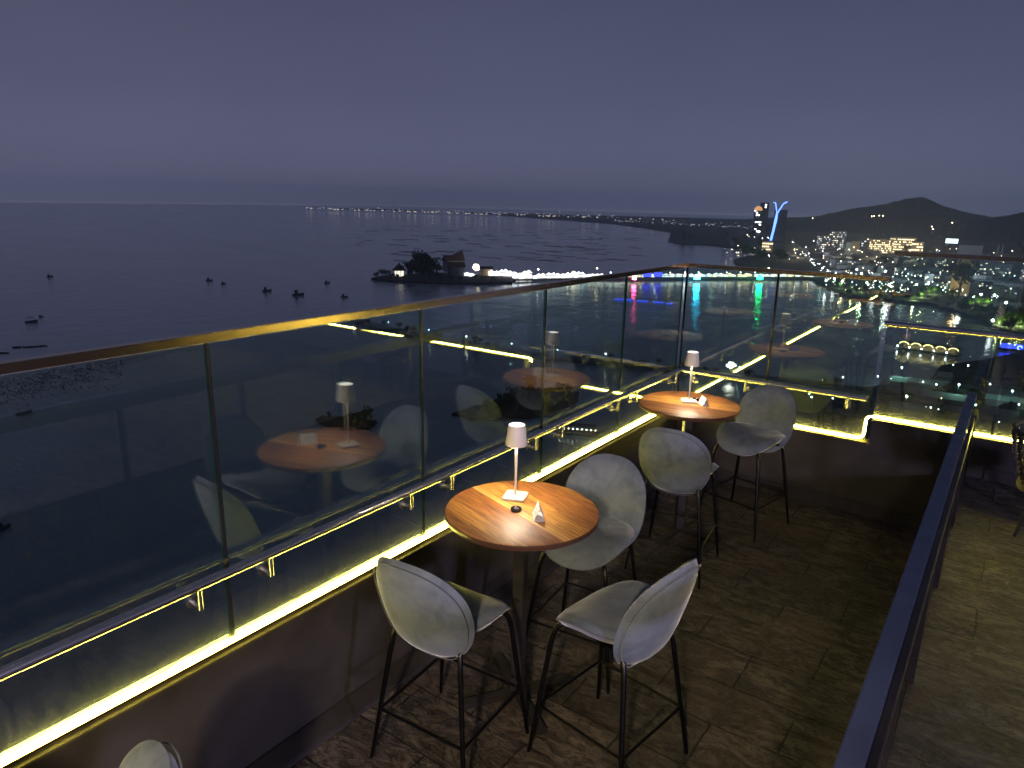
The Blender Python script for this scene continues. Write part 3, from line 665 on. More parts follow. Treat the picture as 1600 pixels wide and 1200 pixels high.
building(1294, 1318, 361, 393, BM['grey'], 'taller grey hotel block right of its twin, lit windows near the top', name='hotel_building', win=LM['dim'], nw=(9, 9), lit=.34, dist=1660)
building(1321, 1330, 379, 394, BM['teal'], 'small teal-lit house between the hotel and the bright hospital', name='house', dist=1550)
building(1329, 1341, 377, 393, BM['warm'], 'small cream-lit house beside the teal one', name='house', dist=1580, win=LM['warmwin'], nw=(4, 3), lit=.4)
building(1345, 1366, 371, 394, BM['grey'], 'grey wing left of the bright yellow-lit hospital', name='hospital_building', dist=1640, win=LM['dim'], nw=(6, 6), lit=.3)
building(1358, 1392, 374, 398, BM['warm'], 'bright hospital block, left part, packed with yellow lights', name='hospital_building', dist=1600, win=LM['warmwin'], nw=(14, 7), lit=.62)
building(1390, 1426, 371, 396, BM['warm'], 'bright hospital block, middle part with warm rooftop lamps', name='hospital_building', dist=1620, win=LM['warmwin'], nw=(14, 6), lit=.66)
building(1424, 1440, 378, 395, BM['warm'], 'bright hospital block, right end with a white-lit side', name='hospital_building', dist=1610, win=LM['warmwin'], nw=(7, 4), lit=.7)
bb = empty('billboard', tuple(at_dist(1485, 390, 1500)[:2]) + (GND,), math.atan2(at_dist(1485, 390, 1500).y, at_dist(1485, 390, 1500).x) - math.pi / 2, 'bright white lit billboard with dark hill behind', 'billboard')
tz = [CH + ray(1485, y).z / math.hypot(ray(1485, y).x, ray(1485, y).y) * 1500 - GND for y in (380, 373)]
b = MB(); b.box((0, 0, sum(tz) / 2), (19, .6, tz[1] - tz[0])); b.build('panel', emit('billboard_glow', (.72, .95, 1), 1.5, False), bb)
for q in range(5):
    b = MB(); b.box((-6 + q * 3, -.4, sum(tz) / 2 - .5), (1.9, .1, 3.2)); b.build('lettering', emit('billboard_letter', (.35, .6, .7), .7, False), bb)
for s in (-6, 6): b = MB(); b.box((s, .2, tz[0] / 2), (.8, .8, tz[0])); b.build('post', quay, bb)
building(1500, 1532, 385, 392, BM['white'], 'pale low hall with a rounded white roof right of the billboard', name='sports_hall', dist=1350, depth=30, roof=BM['white'])
for px, nm in ((1556, 'left of the two slim pale leaning masts on the skyline'), (1562.5, 'right of the two slim pale masts on the skyline')):
    g = at_dist(px, 394, 1400); z1 = CH + ray(px + 2, 382).z / math.hypot(ray(px + 2, 382).x, ray(px + 2, 382).y) * 1400; z0 = z1 - 18
    e = empty('mast', (g.x, g.y, GND), 0, nm, 'mast'); b = MB(); b.tube([(0, 0, 0), (2.5, 1, z1 - GND)], [1.1, .5], 8); b.tube([(6, 2, 0), (2.5, 1, z1 - GND)], [.8, .4], 8); b.build('pylon', BM['white'], e)
# town blocks between the hill and the park
tb_ = [(1296, 1304, 405, 418, 'pale'), (1305, 1341, 407, 419, 'grey'), (1352, 1361, 412, 415, 'pale'), (1340, 1362, 415, 424, 'grey'), (1371, 1381, 417, 426, 'teal'), (1397, 1404, 418, 430, 'pale'), (1405, 1440, 421, 427, 'teal'),
       (1418, 1426, 424, 432, 'pale'), (1444, 1456, 428, 442, 'pale'), (1452, 1482, 430, 436, 'pale'), (1437, 1470, 419, 424, 'teal'), (1461, 1476, 404, 416, 'grey'), (1512, 1524, 402, 420, 'grey'), (1527, 1550, 409, 429, 'grey'),
       (1548, 1576, 412, 430, 'pale'), (1594, 1612, 421, 440, 'grey'), (1508, 1524, 429, 436, 'pale'), (1270, 1286, 396, 404, 'dark'), (1383, 1396, 402, 409, 'dark'), (1445, 1462, 398, 404, 'dark'), (1330, 1345, 397, 403, 'dark'), (1250, 1262, 388, 396, 'dark'), (1232, 1246, 384, 392, 'dark'),
       (1560, 1590, 396, 402, 'dark'), (1498, 1512, 395, 401, 'dark'), (1550, 1566, 447, 462, 'teal'), (1562, 1585, 452, 466, 'grey'), (1218, 1232, 397, 403, 'dark'), (1470, 1480, 440, 452, 'dark'), (1530, 1548, 441, 452, 'dark')]
desc = {'pale': 'pale', 'grey': 'grey', 'teal': 'greenish pale', 'dark': 'dark'}
for i, (a, c, t, q, m) in enumerate(tb_):
    win = LM['dim'] if (q - t) > 9 and m != 'teal' else None
    ref = 'right of the billboard' if a > 1500 else ('below the bright hospital' if 1340 < a < 1460 else ('below the grey hotel' if a > 1260 else ('near the blue-lit tower' if a < 1260 else 'beside the warm-lit facade')))
    building(a, c, t, q, BM[m], f'{desc[m]} {"tall" if q - t > 12 else "low"} town block {["with a flat roof", "with a long roof", "among dark trees"][i % 3]} {ref}', name='town_block', win=win, nw=(max(3, int((c - a) / 3)), max(2, int((q - t) / 3))), lit=.22, group='town blocks along the bay')
wf = building(1484, 1510, 402, 462, BM['warm'], 'tall cream facade lit warm orange behind a dark tree', name='facade_building', depth=12)
d = bpy.data.lights.new('floodlight', 'POINT'); d.energy = 5200; d.color = (1, .58, .28); d.shadow_soft_size = 1; lo = bpy.data.objects.new('floodlight', d); COL.objects.link(lo); lo.parent = wf; lo.location = (-2, -16, 12)
# random small dark houses for the depth of the town
for i in range(70):
    px = rnd(1215, 1610); py = rnd(392, 440) if px > 1290 else rnd(388, 404)
    w_ = rnd(6, 16); hh = rnd(3, 6)
    k_ = random.choice(['dark', 'dark', 'grey', 'dark', 'pale'])
    building(px, px + w_, py - hh, py, BM[k_], 'small %s roofed town house %s' % (desc[k_], 'at the foot of the hill' if py < 402 else 'in the built-up slope above the park'), name='town_house', group='small town houses')
# ---- hills
def hill(px, dist, ptop, w, dpt, name, seed, label=None):
    rg = random.Random(seed); g = at_dist(px, 360, dist); az = math.atan2(g.y, g.x - CX); h = CH + ray(px, ptop).z / math.hypot(ray(px, ptop).x, ray(px, ptop).y) * dist - GND
    n, m_ = 90, 30; b = MB(); vs = []; ph = [rg.uniform(0, 6.28) for _ in range(12)]
    for j in range(m_ + 1):
        for i in range(n + 1):
            u_ = i / n * 2 - 1; v_ = j / m_ * 2 - 1
            prof = math.exp(-abs(u_ * 3.9) ** 1.35) * .60 + math.exp(-((u_ + .40) * 2.9) ** 2) * .36 + math.exp(-((u_ - .45) * 3.2) ** 2) * .22 + .22 * max(0, 1 - abs(u_))
            prof *= max(0, 1 - abs(u_) ** 3) * max(0, 1 - v_ * v_)
            rough = sum(math.sin(u_ * (5 + 6 * k) + ph[k] + v_ * (3 + 2 * k)) / (3 + 2.2 * k) for k in range(11)) * .055
            x = -u_ * w / 2 * -1; y = v_ * dpt / 2
            z = h * max(0, prof + rough * prof ** .5) / .90
            r3 = rg.uniform(-1, 1) * 2.6 * (1 if prof > .02 else 0)
            vs.append((x, y, z + r3))
    fs = [(j * (n + 1) + i, j * (n + 1) + i + 1, (j + 1) * (n + 1) + i + 1, (j + 1) * (n + 1) + i) for j in range(m_) for i in range(n)]
    b.add(vs, fs); o = b.build(name, M['hill']); o.location = (g.x, g.y, GND - 1); o.rotation_euler = (0, 0, az - math.pi / 2); o['kind'] = 'structure'; return o
M['hill'] = paint_mat('hill_forest', (.010, .021, .042), .95, .3, .05)
hill(1432, 3300, 311, 1400, 900, 'hill', 3)
hill(1600, 2900, 333, 900, 800, 'hill', 8)
hill(1290, 4200, 338, 1500, 700, 'hill', 5)
for px, py in ((1362, 338), (1366, 337.6), (1374, 337), (1380, 337.4), (1270, 341), (1488, 348), (1456, 354), (1458, 358)):
    q = at_dist(px, py, 2750 if px < 1400 else 2600); e = empty('hill_lamp', (q.x, q.y, q.z - 8), 0, 'faint lamp on the dark hillside above the town', 'lamp', 'lamps on the hillside'); b = MB(); b.tube([(0, 0, -40), (0, 0, 8)], .5, 5); b.build('pole', quay, e); b = MB(); b.ball((0, 0, 8), 1.5, 8); b.build('lamp_head', LM['tinyw'], e)
# ---- island with temple at the pier head
isl = [(580, 434), (596, 430), (640, 428), (700, 425), (760, 428), (805, 432), (800, 440), (760, 441.5), (700, 441.5), (640, 439), (600, 437)]
ip = [atp(x, y, SEA + 2) for x, y in isl]
b = MB(); cxp, cyp = sum(p[0] for p in ip) / len(ip), sum(p[1] for p in ip) / len(ip); jj = jag(ip + [ip[0]], 2)[:-1]
b.poly(jj, SEA - 2, SEA + 1.8); tag(b.build('island_ground', rock), None, None)['kind'] = 'structure'
IZ = SEA + 1.8
for px, py, kd, s in [(590, 432, 'low', 1.0), (598, 431, 'low', 1.3), (606, 432, 'low', 1.1), (612, 434, 'low', 1), (588, 434, 'low', .8), (645, 431, 'broad', 1.5), (655, 430, 'tall', 1.25), (664, 431, 'broad', 1.6), (672, 432, 'broad', 1.5), (650, 434, 'broad', 1.2), (660, 435, 'round', 1.3), (672, 435, 'round', 1.2), (640, 435, 'round', 1.0),
                      (681, 434, 'low', 1.2), (620, 436, 'low', .9), (632, 437, 'low', .8), (690, 437, 'low', .8), (705, 438, 'low', .8), (720, 438, 'low', .7), (742, 437, 'low', .8), (756, 437, 'low', .8), (770, 438, 'low', .8), (640, 429, 'broad', 1.0), (682, 430, 'broad', 1.0)]:
    x, y = atp(px, py, IZ); place_tree(kd, x, y, IZ, s * (1.75 if kd != 'low' else 1.3), {'low': 'low dark bush on the island rim', 'broad': 'tall dark broad tree in the island grove', 'round': 'dark rounded tree in the island grove', 'tall': 'highest dark tree of the island grove'}[kd], 'trees on the lit island')
def gable_house(px0, px1, ptop, peave, pbase, base, label, wallm, roofm, name='temple', rz=.5, sweep=True, wins=5):
    pc = (px0 + px1) / 2; g = at(pc, pbase, base); dep = (g - CAMP).dot(F); w = (px1 - px0) / FPX * dep; dist = math.hypot(g.x - CX, g.y)
    zz = lambda p: CH + ray(pc, p).z / math.hypot(ray(pc, p).x, ray(pc, p).y) * dist - base
    az = math.atan2(g.y, g.x - CX) - math.pi / 2; e = empty(name, (g.x, g.y, base), az + rz, label, name.replace('_', ' ')); H, Ev = zz(ptop), zz(peave); d2 = w * .32
    b = MB(); b.box((0, 0, Ev / 2), (w * .86, d2 * 1.7, Ev)); b.build('wall', wallm, e)
    b = MB(); lf = H * .78 if sweep else H
    vs = [(-w / 2, -d2, Ev), (w / 2, -d2, Ev), (w / 2, d2, Ev), (-w / 2, d2, Ev), (-w / 2, 0, lf), (0, 0, lf * .99), (w / 2, 0, H)]
    b.add(vs, [(0, 1, 6, 5, 4), (2, 3, 4, 5, 6), (0, 4, 3), (1, 2, 6), (3, 2, 1, 0)]); b.build('roof', roofm, e)
    for q in range(wins):
        b = MB(); b.box((-w * .35 + q * w * .7 / max(1, wins - 1), -d2 * .86, Ev * .62), (w * .07, .3, Ev * .22)); b.build('window', BM['dark'], e)
    return e, w, H, Ev
gable_house(692, 724, 391, 407, 424, IZ, 'tall temple hall with a steep swept brown roof on the island', BM['grey'], BM['brown'])
gable_house(700, 726, 409, 417, 430, IZ, 'low brown-roofed annex in front of the island temple', BM['dark'], BM['brown'], name='temple_annex', sweep=False, rz=.3, wins=3)
gable_house(750, 770, 416, 420, 430, IZ, 'brown-roofed pavilion glowing orange beside the fairground', BM['warm'], BM['brown'], name='pavilion', sweep=False, wins=2, rz=.2)
x, y = atp(624, 431, IZ); e = empty('pavilion', (x, y, IZ), .3, 'small white-lit pavilion with dark pointed roof at the island tip', 'pavilion')
for q in range(8):
    a_ = q * math.pi / 4; b = MB(); b.tube([(6 * math.cos(a_), 6 * math.sin(a_), 0), (6 * math.cos(a_), 6 * math.sin(a_), 6.5)], .45, 6); b.build('column', BM['white'], e)
b = MB(); b.lathe([(5, 0), (5, 6.5)], 16); b.build('wall', emit('pavilion_glow', (1, .92, .72), .9), e)
b = MB(); b.lathe([(8.4, 6.4), (8, 7.2), (4.6, 10.2), (4.4, 11), (1.6, 13), (.2, 15.5)], 16); b.build('roof', BM['brown'], e)
# glowing fairground trees and stalls on the island
FG = [((708, 424), 4.6, (1, .86, .45), 1.7, 'left of the two warm glowing ball trees by the temple'), ((718, 427), 4.0, (1, .78, .35), 1.3, 'lower warm glowing ball tree by the temple'), ((744, 426), 4.6, (1, .90, .6), 1.9, 'single warm glowing ball tree right of the temple')]
for (px, py), r_, c_, s, lb in FG:
    x, y = atp(px, py, IZ); e = empty('lit_tree', (x, y, IZ), 0, lb, 'lit tree', 'glowing trees on the island'); b = MB(); b.tube([(0, 0, 0), (0, 0, 5)], .4, 6); b.build('trunk', BARK, e)
    b = MB(); rg = random.Random(px)
    for q in range(90):
        v = Vector((rg.gauss(0, 1), rg.gauss(0, 1), rg.gauss(0, 1))).normalized(); p = Vector((0, 0, 6.4)) + v * r_ * rg.uniform(.7, 1.05); u_ = v.orthogonal().normalized(); w2 = v.cross(u_); s_ = .85
        b.add([p - u_ * s_, p + w2 * s_, p + u_ * s_, p - w2 * s_], [(0, 1, 2, 3)])
    b.build('crown', emit('lit_crown', c_, s * 2.2), e)
# ---- pier: long causeway deck from the island to the town, with lit stalls and lamps
PP = [(-466, 655), (-440, 690), (-405, 745), (-372, 778), (-318, 842), (-262, 903), (-205, 965), (-165, 985)]
b = MB(); b.poly(strip(PP, 14), SEA + 1.2, SEA + 3.0); pier = tag(b.build('pier', quay), 'long straight pier crowded with white lights linking island and town', 'pier')
def along(P, s):
    L_ = [math.dist(P[i], P[i + 1]) for i in range(len(P) - 1)]; t = s * sum(L_)
    for i, l_ in enumerate(L_):
        if t <= l_ or i == len(L_) - 1: a, c = Vector(P[i]), Vector(P[i + 1]); return a.lerp(c, min(1, t / l_)), (c - a).normalized()
        t -= l_
for i in range(46):
    for sd in (-1,):
        p, t = along(PP, (i + .5) / 46); n_ = Vector((t.y, -t.x)) * 6.6 * -sd
        b = MB(); b.tube([(0, 0, -4), (0, 0, 1)], .45, 6); o = b.build('pile', quay, pier); o.location = (p.x + n_.x, p.y + n_.y, SEA + 1.0)
tents = [emit('stall_canopy_white', (1, .98, .93), 1.9), emit('stall_canopy_cool', (.80, .93, 1), 1.7), emit('stall_canopy_warm', (1, .84, .55), 1.8)]
tm = []
for m in tents:
    e = empty('market_stall'); b = MB(); b.add([(-3, -2.4, 2.3), (3, -2.4, 2.3), (3, 2.4, 2.3), (-3, 2.4, 2.3), (0, 0, 3.9)], [(0, 1, 4), (1, 2, 4), (2, 3, 4), (3, 0, 4), (3, 2, 1, 0)]); b.build('canopy', m, e)
    b = MB(); b.box((0, 0, .9), (5, 3.6, 1.0)); b.build('counter', m, e)
    for sx in (-2.8, 2.8):
        b = MB(); b.tube([(sx, -2.2, 0), (sx, -2.2, 2.4)], .1, 5); b.build('post', quay, e)
    tm.append(e)
used = set(); ns = 78
for i in range(ns):
    s = (i + .5) / ns; p, t = along(PP, s); k_ = random.choice([0, 0, 1, 0, 2]) if s > .3 else random.choice([0, 1, 0])
    if k_ in used: o = copy_tree(tm[k_])
    else: o = tm[k_]; used.add(k_)
    n_ = Vector((-t.y, t.x)); off = rnd(-4, 4)
    o.location = (p.x + n_.x * off, p.y + n_.y * off, SEA + 3.0); o.rotation_euler = (0, 0, math.atan2(t.y, t.x) + rnd(-.2, .2)); o.scale = (1, 1, rnd(.7, 1.25) if s > .22 else rnd(.9, 1.8))
    tag(o, ['small stall glowing white in the row along the pier', 'small stall glowing cool white in the row along the pier', 'small stall glowing warm yellow in the row along the pier'][k_], 'stall', 'lit stalls along the pier')
for i in range(24):
    s = (i + .5) / 24; p, t = along(PP, s); tall = i % 4 == 1
    street_lamp(p.x + t.y * 6, p.y - t.x * 6, SEA + 3, random.choice(['white', 'white', 'warm', 'teal']), 11 if tall else 6, .62 if tall else .45, 'tall lamp post rising above the lit pier' if tall else 'short lamp at the near edge of the lit pier', 'lamp posts on the pier')
# fairground stalls on the island side of the pier
for px, py, hh, k_ in [(760, 430, 1.2, 1), (768, 431, 1.8, 0), (776, 431, 1.6, 0), (784, 431, 2.0, 1), (790, 432, 2.3, 0), (797, 432, 1.8, 0), (804, 432, 1.5, 1), (730, 431, 1.1, 1), (737, 432, 1.0, 1), (812, 433, 1.3, 0), (820, 433, 1.9, 0), (826, 433, 2.2, 0)]:
    x, y = atp(px, py, IZ); o = copy_tree(tm[k_]); o.location = (x, y, IZ); o.scale = (1.2, 1.2, hh); tag(o, 'tall glowing fair stall %s the island end of the pier' % ('at' if px > 785 else 'between the temple and'), 'stall', 'fair stalls on the island')
def dome(px, py, c, label, s=22, r_=3.6, zb=SEA + 3):
    x, y = atp(px, py, zb); e = empty('light_dome', (x, y, zb), 0, label, 'light dome'); b = MB(); b.lathe([(r_ * .9, 0), (r_, 1.5), (r_ * .92, 3.2), (r_ * .6, 5), (r_ * .2, 5.8), (.1, 5.9)], 16); b.build('shell', emit('dome_light', c, s), e, smooth=True)
    b = MB(); b.lathe([(r_ * 1.1, -.6), (r_ * 1.1, .2)], 16); b.build('base_ring', quay, e)
dome(1089, 436.5, (.02, .55, 1.0), 'glowing light-blue dome on the pier with a long blue reflection', 60)
dome(1187, 436.5, (.01, .95, .25), 'glowing green dome on the pier with a green reflection', 34)
dome(991, 437.2, (1.0, .08, .28), 'glowing pink dome on the pier beside the second dark glass joint', 36, 2.6)
for px, lb in ((1011, 'left'), (1028, 'right')):
    x, y = atp(px, 434.5, SEA + 3); e = empty('light_screen', (x, y, SEA + 3), math.atan2(y, x) - math.pi / 2, '%s one of two deep-blue lit screens on the pier' % lb, 'light screen'); b = MB(); b.box((0, 0, 4.2), (10, .5, 5.2)); b.build('screen', emit('screen_blue', (.06, .08, 1), 2.2), e); b = MB(); b.box((0, .5, .8), (8, .5, 1.6)); b.build('stand', quay, e)
# star-shaped light ornament
def starburst(px, py, zb, R_, h, c, label, s, n=26):
    x, y = atp(px, py, zb); e = empty('light_star', (x, y, zb), 0, label, 'light ornament'); b = MB(); b.tube([(0, 0, 0), (0, 0, h)], .25, 6); b.build('stem', quay, e)
    rg = random.Random(px); b = MB(); m = emit('star_light', c, s)
    for q in range(n):
        v = Vector((rg.gauss(0, 1), rg.gauss(0, 1), abs(rg.gauss(0, 1)) + .1)).normalized() * R_ * rg.uniform(.7, 1.1); b.tube([(0, 0, h), tuple(Vector((0, 0, h)) + v)], [.22, .14], 5)
    b.ball((0, 0, h), R_ * .25, 8); b.build('rays', m, e)
starburst(896, 434, SEA + 3, 4.2, 4, (1, .85, .6), 'small star-shaped light ornament on the pier', 5)
starburst(1141, 584, SEA + 1.6, 3.0, 3.4, (1, .97, .80), 'white spiky star-shaped light ornament just above the end handrail', 7)
# ---- far coast lights (a mass of points)
b = MB(); rg = random.Random(5)
for i in range(330):
    px = rg.uniform(478, 1180); t = (px - 478) / 700; base = 326 + 22 * t if px < 960 else 346 + 12 * (px - 960) / 220
    py = base - abs(rg.gauss(0, .8 + 3.8 * t)) - .6; dd = 5600 - 2900 * t; q = at_dist(px, py, dd); r_ = dd * .00042 * rg.choice([.6, .7, .8, 1, 1.4])
    b.box(tuple(q), (r_ * rg.choice([2, 2, 3, 5]), r_ * 2, r_ * 1.6))
tag(b.build('distant_shore_lights', emit('far_light', (.85, .88, 1), .28, False)), 'thin line of tiny lights on the far shore across the bay', 'distant lights', None, 'stuff')
b = MB()
for i in range(60):
    px = rg.uniform(480, 700) if i < 30 else rg.uniform(700, 1050); t = (px - 478) / 700; py = 326.5 + 22 * t - rg.uniform(.3, 1.5); dd = 5500 - 2900 * t; q = at_dist(px, py, dd); r_ = dd * .0006; b.box(tuple(q), (r_ * 3, r_ * 2, r_ * 1.3))
tag(b.build('distant_warm_lights', emit('far_light_warm', (1, .82, .62), .6, False)), 'scattered warmer points of light along the far shore', 'distant lights', None, 'stuff')
# ---- town lights: individual lamps
for i in range(225):
    z_ = rg.random()
    if z_ < .22: px, py = rg.uniform(1130, 1290), rg.uniform(368, 412)
    elif z_ < .62: px, py = rg.uniform(1285, 1600), rg.uniform(392, 440)
    else: px = rg.uniform(1290, 1560); py = rg.uniform(438, 464) + max(0, (px - 1450)) * .22
    x, y = atp(px, py - 0); dd = math.hypot(x, y); k_ = rg.choice(['tiny', 'tinyw', 'tinyw', 'white', 'teal'] if py > 436 else ['tiny', 'tinyw', 'tinyw']); r_ = dd * (.00052 if k_ in ('white', 'teal') else .00040) * rg.choice([.6, .75, .9, 1.1])
    zone = 'in the town at the foot of the hill' if py < 412 else ('among the roofs above the park' if py < 438 else 'among the waterfront trees')
    street_lamp(x, y, GND, k_, 7, round(max(.3, r_), 1), {'tiny': 'small white', 'tinyw': 'small warm', 'white': 'bright white', 'teal': 'bright greenish'}[k_] + ' street lamp ' + zone, 'street lamps of the town')
for px, py, k_, h_ in [(1338, 424, 'white', 9), (1345, 431, 'teal', 9), (1382, 427, 'white', 9), (1353, 447, 'white', 9), (1365, 444, 'white', 10), (1386, 452, 'white', 10), (1511, 436, 'white', 12), (1431, 448, 'white', 8), (1449, 447, 'white', 8), (1530, 463, 'white', 7), (1552, 466, 'white', 8), (1570, 479, 'white', 8), (1303, 437, 'white', 7), (1290, 440, 'white', 7), (1316, 441, 'warm', 7), (1550, 505, 'white', 6)]:
    x, y = atp(px, py + 8); street_lamp(x, y, GND, k_, h_, 1.0, 'extra bright flood lamp over the waterfront park', 'flood lamps of the park')
for px, py, en, c_ in [(1240, 402, 22000, (1, .8, .5)), (1285, 401, 20000, (.9, .95, 1)), (1325, 402, 26000, (1, .85, .6)), (1378, 404, 30000, (1, .8, .45)), (1420, 406, 26000, (1, .85, .55)), (1462, 402, 12000, (1, .9, .7)), (1312, 424, 9000, (.9, .95, 1)), (1376, 434, 9000, (.8, 1, .9)), (1412, 438, 9000, (.8, .95, 1)), (1466, 444, 8000, (.9, .9, 1)), (1536, 438, 9000, (.8, .85, 1)), (1574, 444, 8000, (.8, .9, 1)), (1345, 452, 3500, (.6, 1, .6)), (1385, 458, 3000, (.7, 1, .8)), (1500, 476, 3500, (.9, .9, .9)), (1575, 474, 4000, (.6, .8, .8))]:  # point lights on masts, added as pooled fill for the houses
    x, y = atp(px, py); e = empty('fill_mast', (x, y, GND), 0, 'tall light mast %s' % ('over the streets below the hill' if py < 410 else 'over the waterfront'), 'light mast', 'light masts of the town'); b = MB(); b.tube([(0, 0, 0), (0, 0, 14)], [.25, .12], 6); b.build('pole', quay, e); b = MB(); b.ball((0, 0, 14.2), .5, 8); b.build('lamp_head', LM['tinyw'], e)
    d = bpy.data.lights.new('mast_fill', 'POINT'); d.energy = en * 2.2; d.color = c_; d.shadow_soft_size = .6; lo = bpy.data.objects.new('mast_fill', d); COL.objects.link(lo); lo.parent = e; lo.location = (0, 0, 13)
for i in range(46):
    px = rg.uniform(1288, 1425); py = 443 + (px - 1288) * .13 + rg.uniform(-5, 9); x, y = atp(px, py); street_lamp(x, y, GND, rg.choice(['white', 'warm', 'teal', 'tiny', 'tinyw', 'tiny']), 5, rg.choice([.2, .2, .3, .4]), 'lamp in the bright cluster where the pier meets the town', 'street lamps of the town')
# ---- traffic road with headlights
rp = [(1249, 386), (1256, 393), (1263, 400), (1270, 407), (1281, 417), (1292, 426)]
RP = [atp(*p) for p in rp]; sheet('road', strip(RP, 16), GND, GND + .06, asph)
car = None
for i in range(44):
    s = rg.random() ** .8; p, t = along(RP, s); n_ = Vector((-t.y, t.x)) * rg.choice([-5, -1.8, 1.8, 5])
    if car is None:
        car = o = empty('car'); b = MB(); b.box((0, 0, .55), (4.2, 1.75, .6), bev=.12); b.box((-.2, 0, 1.08), (2.2, 1.5, .5), bev=.15); b.build('body', BM['grey'], o)
        for sy in (-.6, .6):
            b = MB(); b.ball((-2.15, sy, .7), .42, 8); b.build('headlight', emit('headlight', (.92, .97, 1), 26, False), o)
        for sx in (-1.4, 1.4):
            for sy in (-.85, .85):
                b = MB(); b.tube([(sx, sy - .1, .33), (sx, sy + .1, .33)], .33, 10); b.build('wheel', M['black'], o)
    else: o = copy_tree(car)
    o.location = (p.x + n_.x, p.y + n_.y, GND + .1); o.rotation_euler = (0, 0, math.atan2(t.y, t.x)); tag(o, 'car with white headlights in the bright queue on the coast road', 'car', 'cars on the coast road')
# ---- waterfront trees
for i in range(95):
    px = rg.uniform(1292, 1610); lo_ = 444 + max(0, (px - 1290)) * .06 + max(0, px - 1450) * .30; py = rg.uniform(lo_ - 8, lo_ + 18) if px > 1320 else rg.uniform(432, 452)
    if px > 1470 and py < 462: continue
    x, y = atp(px, py); kd = rg.choice(['broad', 'round', 'low', 'round', 'lit'] if rg.random() < .5 else ['round', 'low', 'broad'])
    place_tree(kd, x, y, GND, rg.uniform(.7, 1.15), {'lit': 'greener park tree on the waterfront %s', 'broad': 'dark spreading park tree on the waterfront %s', 'round': 'dark rounded park tree on the waterfront %s', 'low': 'low dark park bush on the waterfront %s'}[kd] % ('left of the orange facade' if px < 1480 else 'right of the orange facade'), 'trees of the waterfront park')
for i in range(34):
    px = rg.uniform(1195, 1610); py = rg.uniform(388, 424) if px > 1260 else rg.uniform(385, 418); x, y = atp(px, py)
    place_tree(rg.choice(['broad', 'round', 'tall']), x, y, GND, rg.uniform(1.0, 1.6), 'dark tree between the town houses %s' % ('near the coast road' if px < 1330 else 'below the bright hospital' if px < 1450 else 'below the billboard'), 'trees in the town')
for i in range(30):
    px = rg.uniform(1052, 1200); py = rg.uniform(366, 384) + (px - 1052) * .06 if rg.random() < .55 else rg.uniform(399, 414); px = px if py < 396 else rg.uniform(1158, 1225)
    x, y = atp(px, py); place_tree('broad', x, y, GND, rg.uniform(1.4, 2.4), 'dark tree on the %s wooded headland' % ('far' if py < 396 else 'nearer'), 'trees on the headlands')
# yellow-green trees lit from below by park lamps
d0 = None
for px, py, s in [(1438, 464, 1.0), (1450, 461, 1.15), (1458, 459, .9), (1425, 468, .8), (1527, 478, 1.2), (1540, 477, 1.2), (1515, 480, .9), (1566, 508, 1.1), (1578, 507, 1.2), (1590, 508, 1.25), (1556, 506, .8), (1601, 512, 1.2), (1330, 455, .9), (1345, 456, 1.0), (1312, 450, .9)]:
    x, y = atp(px, py); place_tree('lit', x, y, GND, s, 'bright yellow-green uplit tree %s' % ('right of the orange facade' if px > 1500 else 'left of the orange facade'), 'uplit trees of the park')
    e = empty('ground_spotlight', (x + 1.5, y - 4.5, GND), 0, 'small ground lamp under a yellow-green tree', 'ground lamp', 'ground lamps under trees'); b = MB(); b.lathe([(.3, 0), (.35, .3), (.2, .4)], 10); b.build('housing', M['black'], e)
    d = bpy.data.lights.new('park_light', 'POINT'); d.energy = 4000 if px > 1400 else 2200; d.color = (.88, 1, .34); d.shadow_soft_size = .4; lo = bpy.data.objects.new('park_light', d); COL.objects.link(lo); lo.parent = e; lo.location = (0, 0, 1.8)
place_tree('tall', *atp(1497, 466), GND, 2.9, 'tall dark tree silhouetted against the orange-lit facade', None)
# ---- breakwater lamps, bushes, islets
for i in range(10):
    p, t = along(bw, (i + rg.uniform(.2, .8)) / 10); street_lamp(p.x, p.y, SEA + 1.6, 'teal' if i % 3 else 'white', 4, .2 if i % 3 else .3, 'small lamp on the dark breakwater crossing the bay', 'lamps on the breakwater')
for i in range(32):
    p, t = along(bw, rg.random()); n_ = rg.uniform(-3.5, 3.5); place_tree('low' if rg.random() < .8 else 'round', p.x - t.y * n_, p.y + t.x * n_, SEA + 1.6, rg.uniform(.45, .9), 'low dark bush on the breakwater', 'bushes on the breakwater')
def islet(pts, nm, label, trees, seed):
    b = MB(); q = [atp(x, y, SEA + .8) for x, y in pts]; b.poly(jag(q + [q[0]], 1.2)[:-1], SEA - 1, SEA + .8); o = b.build(nm, rock); o['kind'] = 'structure'
    rg2 = random.Random(seed)
    for px, py, s in trees:
        x, y = atp(px, py, SEA + .8); place_tree(rg2.choice(['low', 'round']), x, y, SEA + .8, s, label, 'trees on the dark islets')
islet([(492, 654), (512, 650), (545, 652), (586, 656), (580, 668), (545, 670), (505, 662)], 'islet', 'dark bush on the small rocky islet behind the reflected table', [(552, 660, .9), (562, 662, 1.0), (572, 661, .9), (505, 655, .4), (515, 655, .4), (545, 664, .6)], 1)
islet([(706, 646), (740, 634), (768, 628), (800, 612), (860, 606), (905, 612), (900, 632), (860, 650), (800, 652), (740, 654)], 'islet', 'dark tree on the larger islet below the second mirrored table', [(790, 632, 1.2), (800, 626, 1.4), (815, 624, 1.3), (830, 620, 1.3), (850, 622, 1.2), (868, 622, 1.1), (885, 622, 1.0), (780, 640, .8), (835, 634, 1.0), (860, 638, .8), (760, 640, .6), (745, 644, .4)], 2)
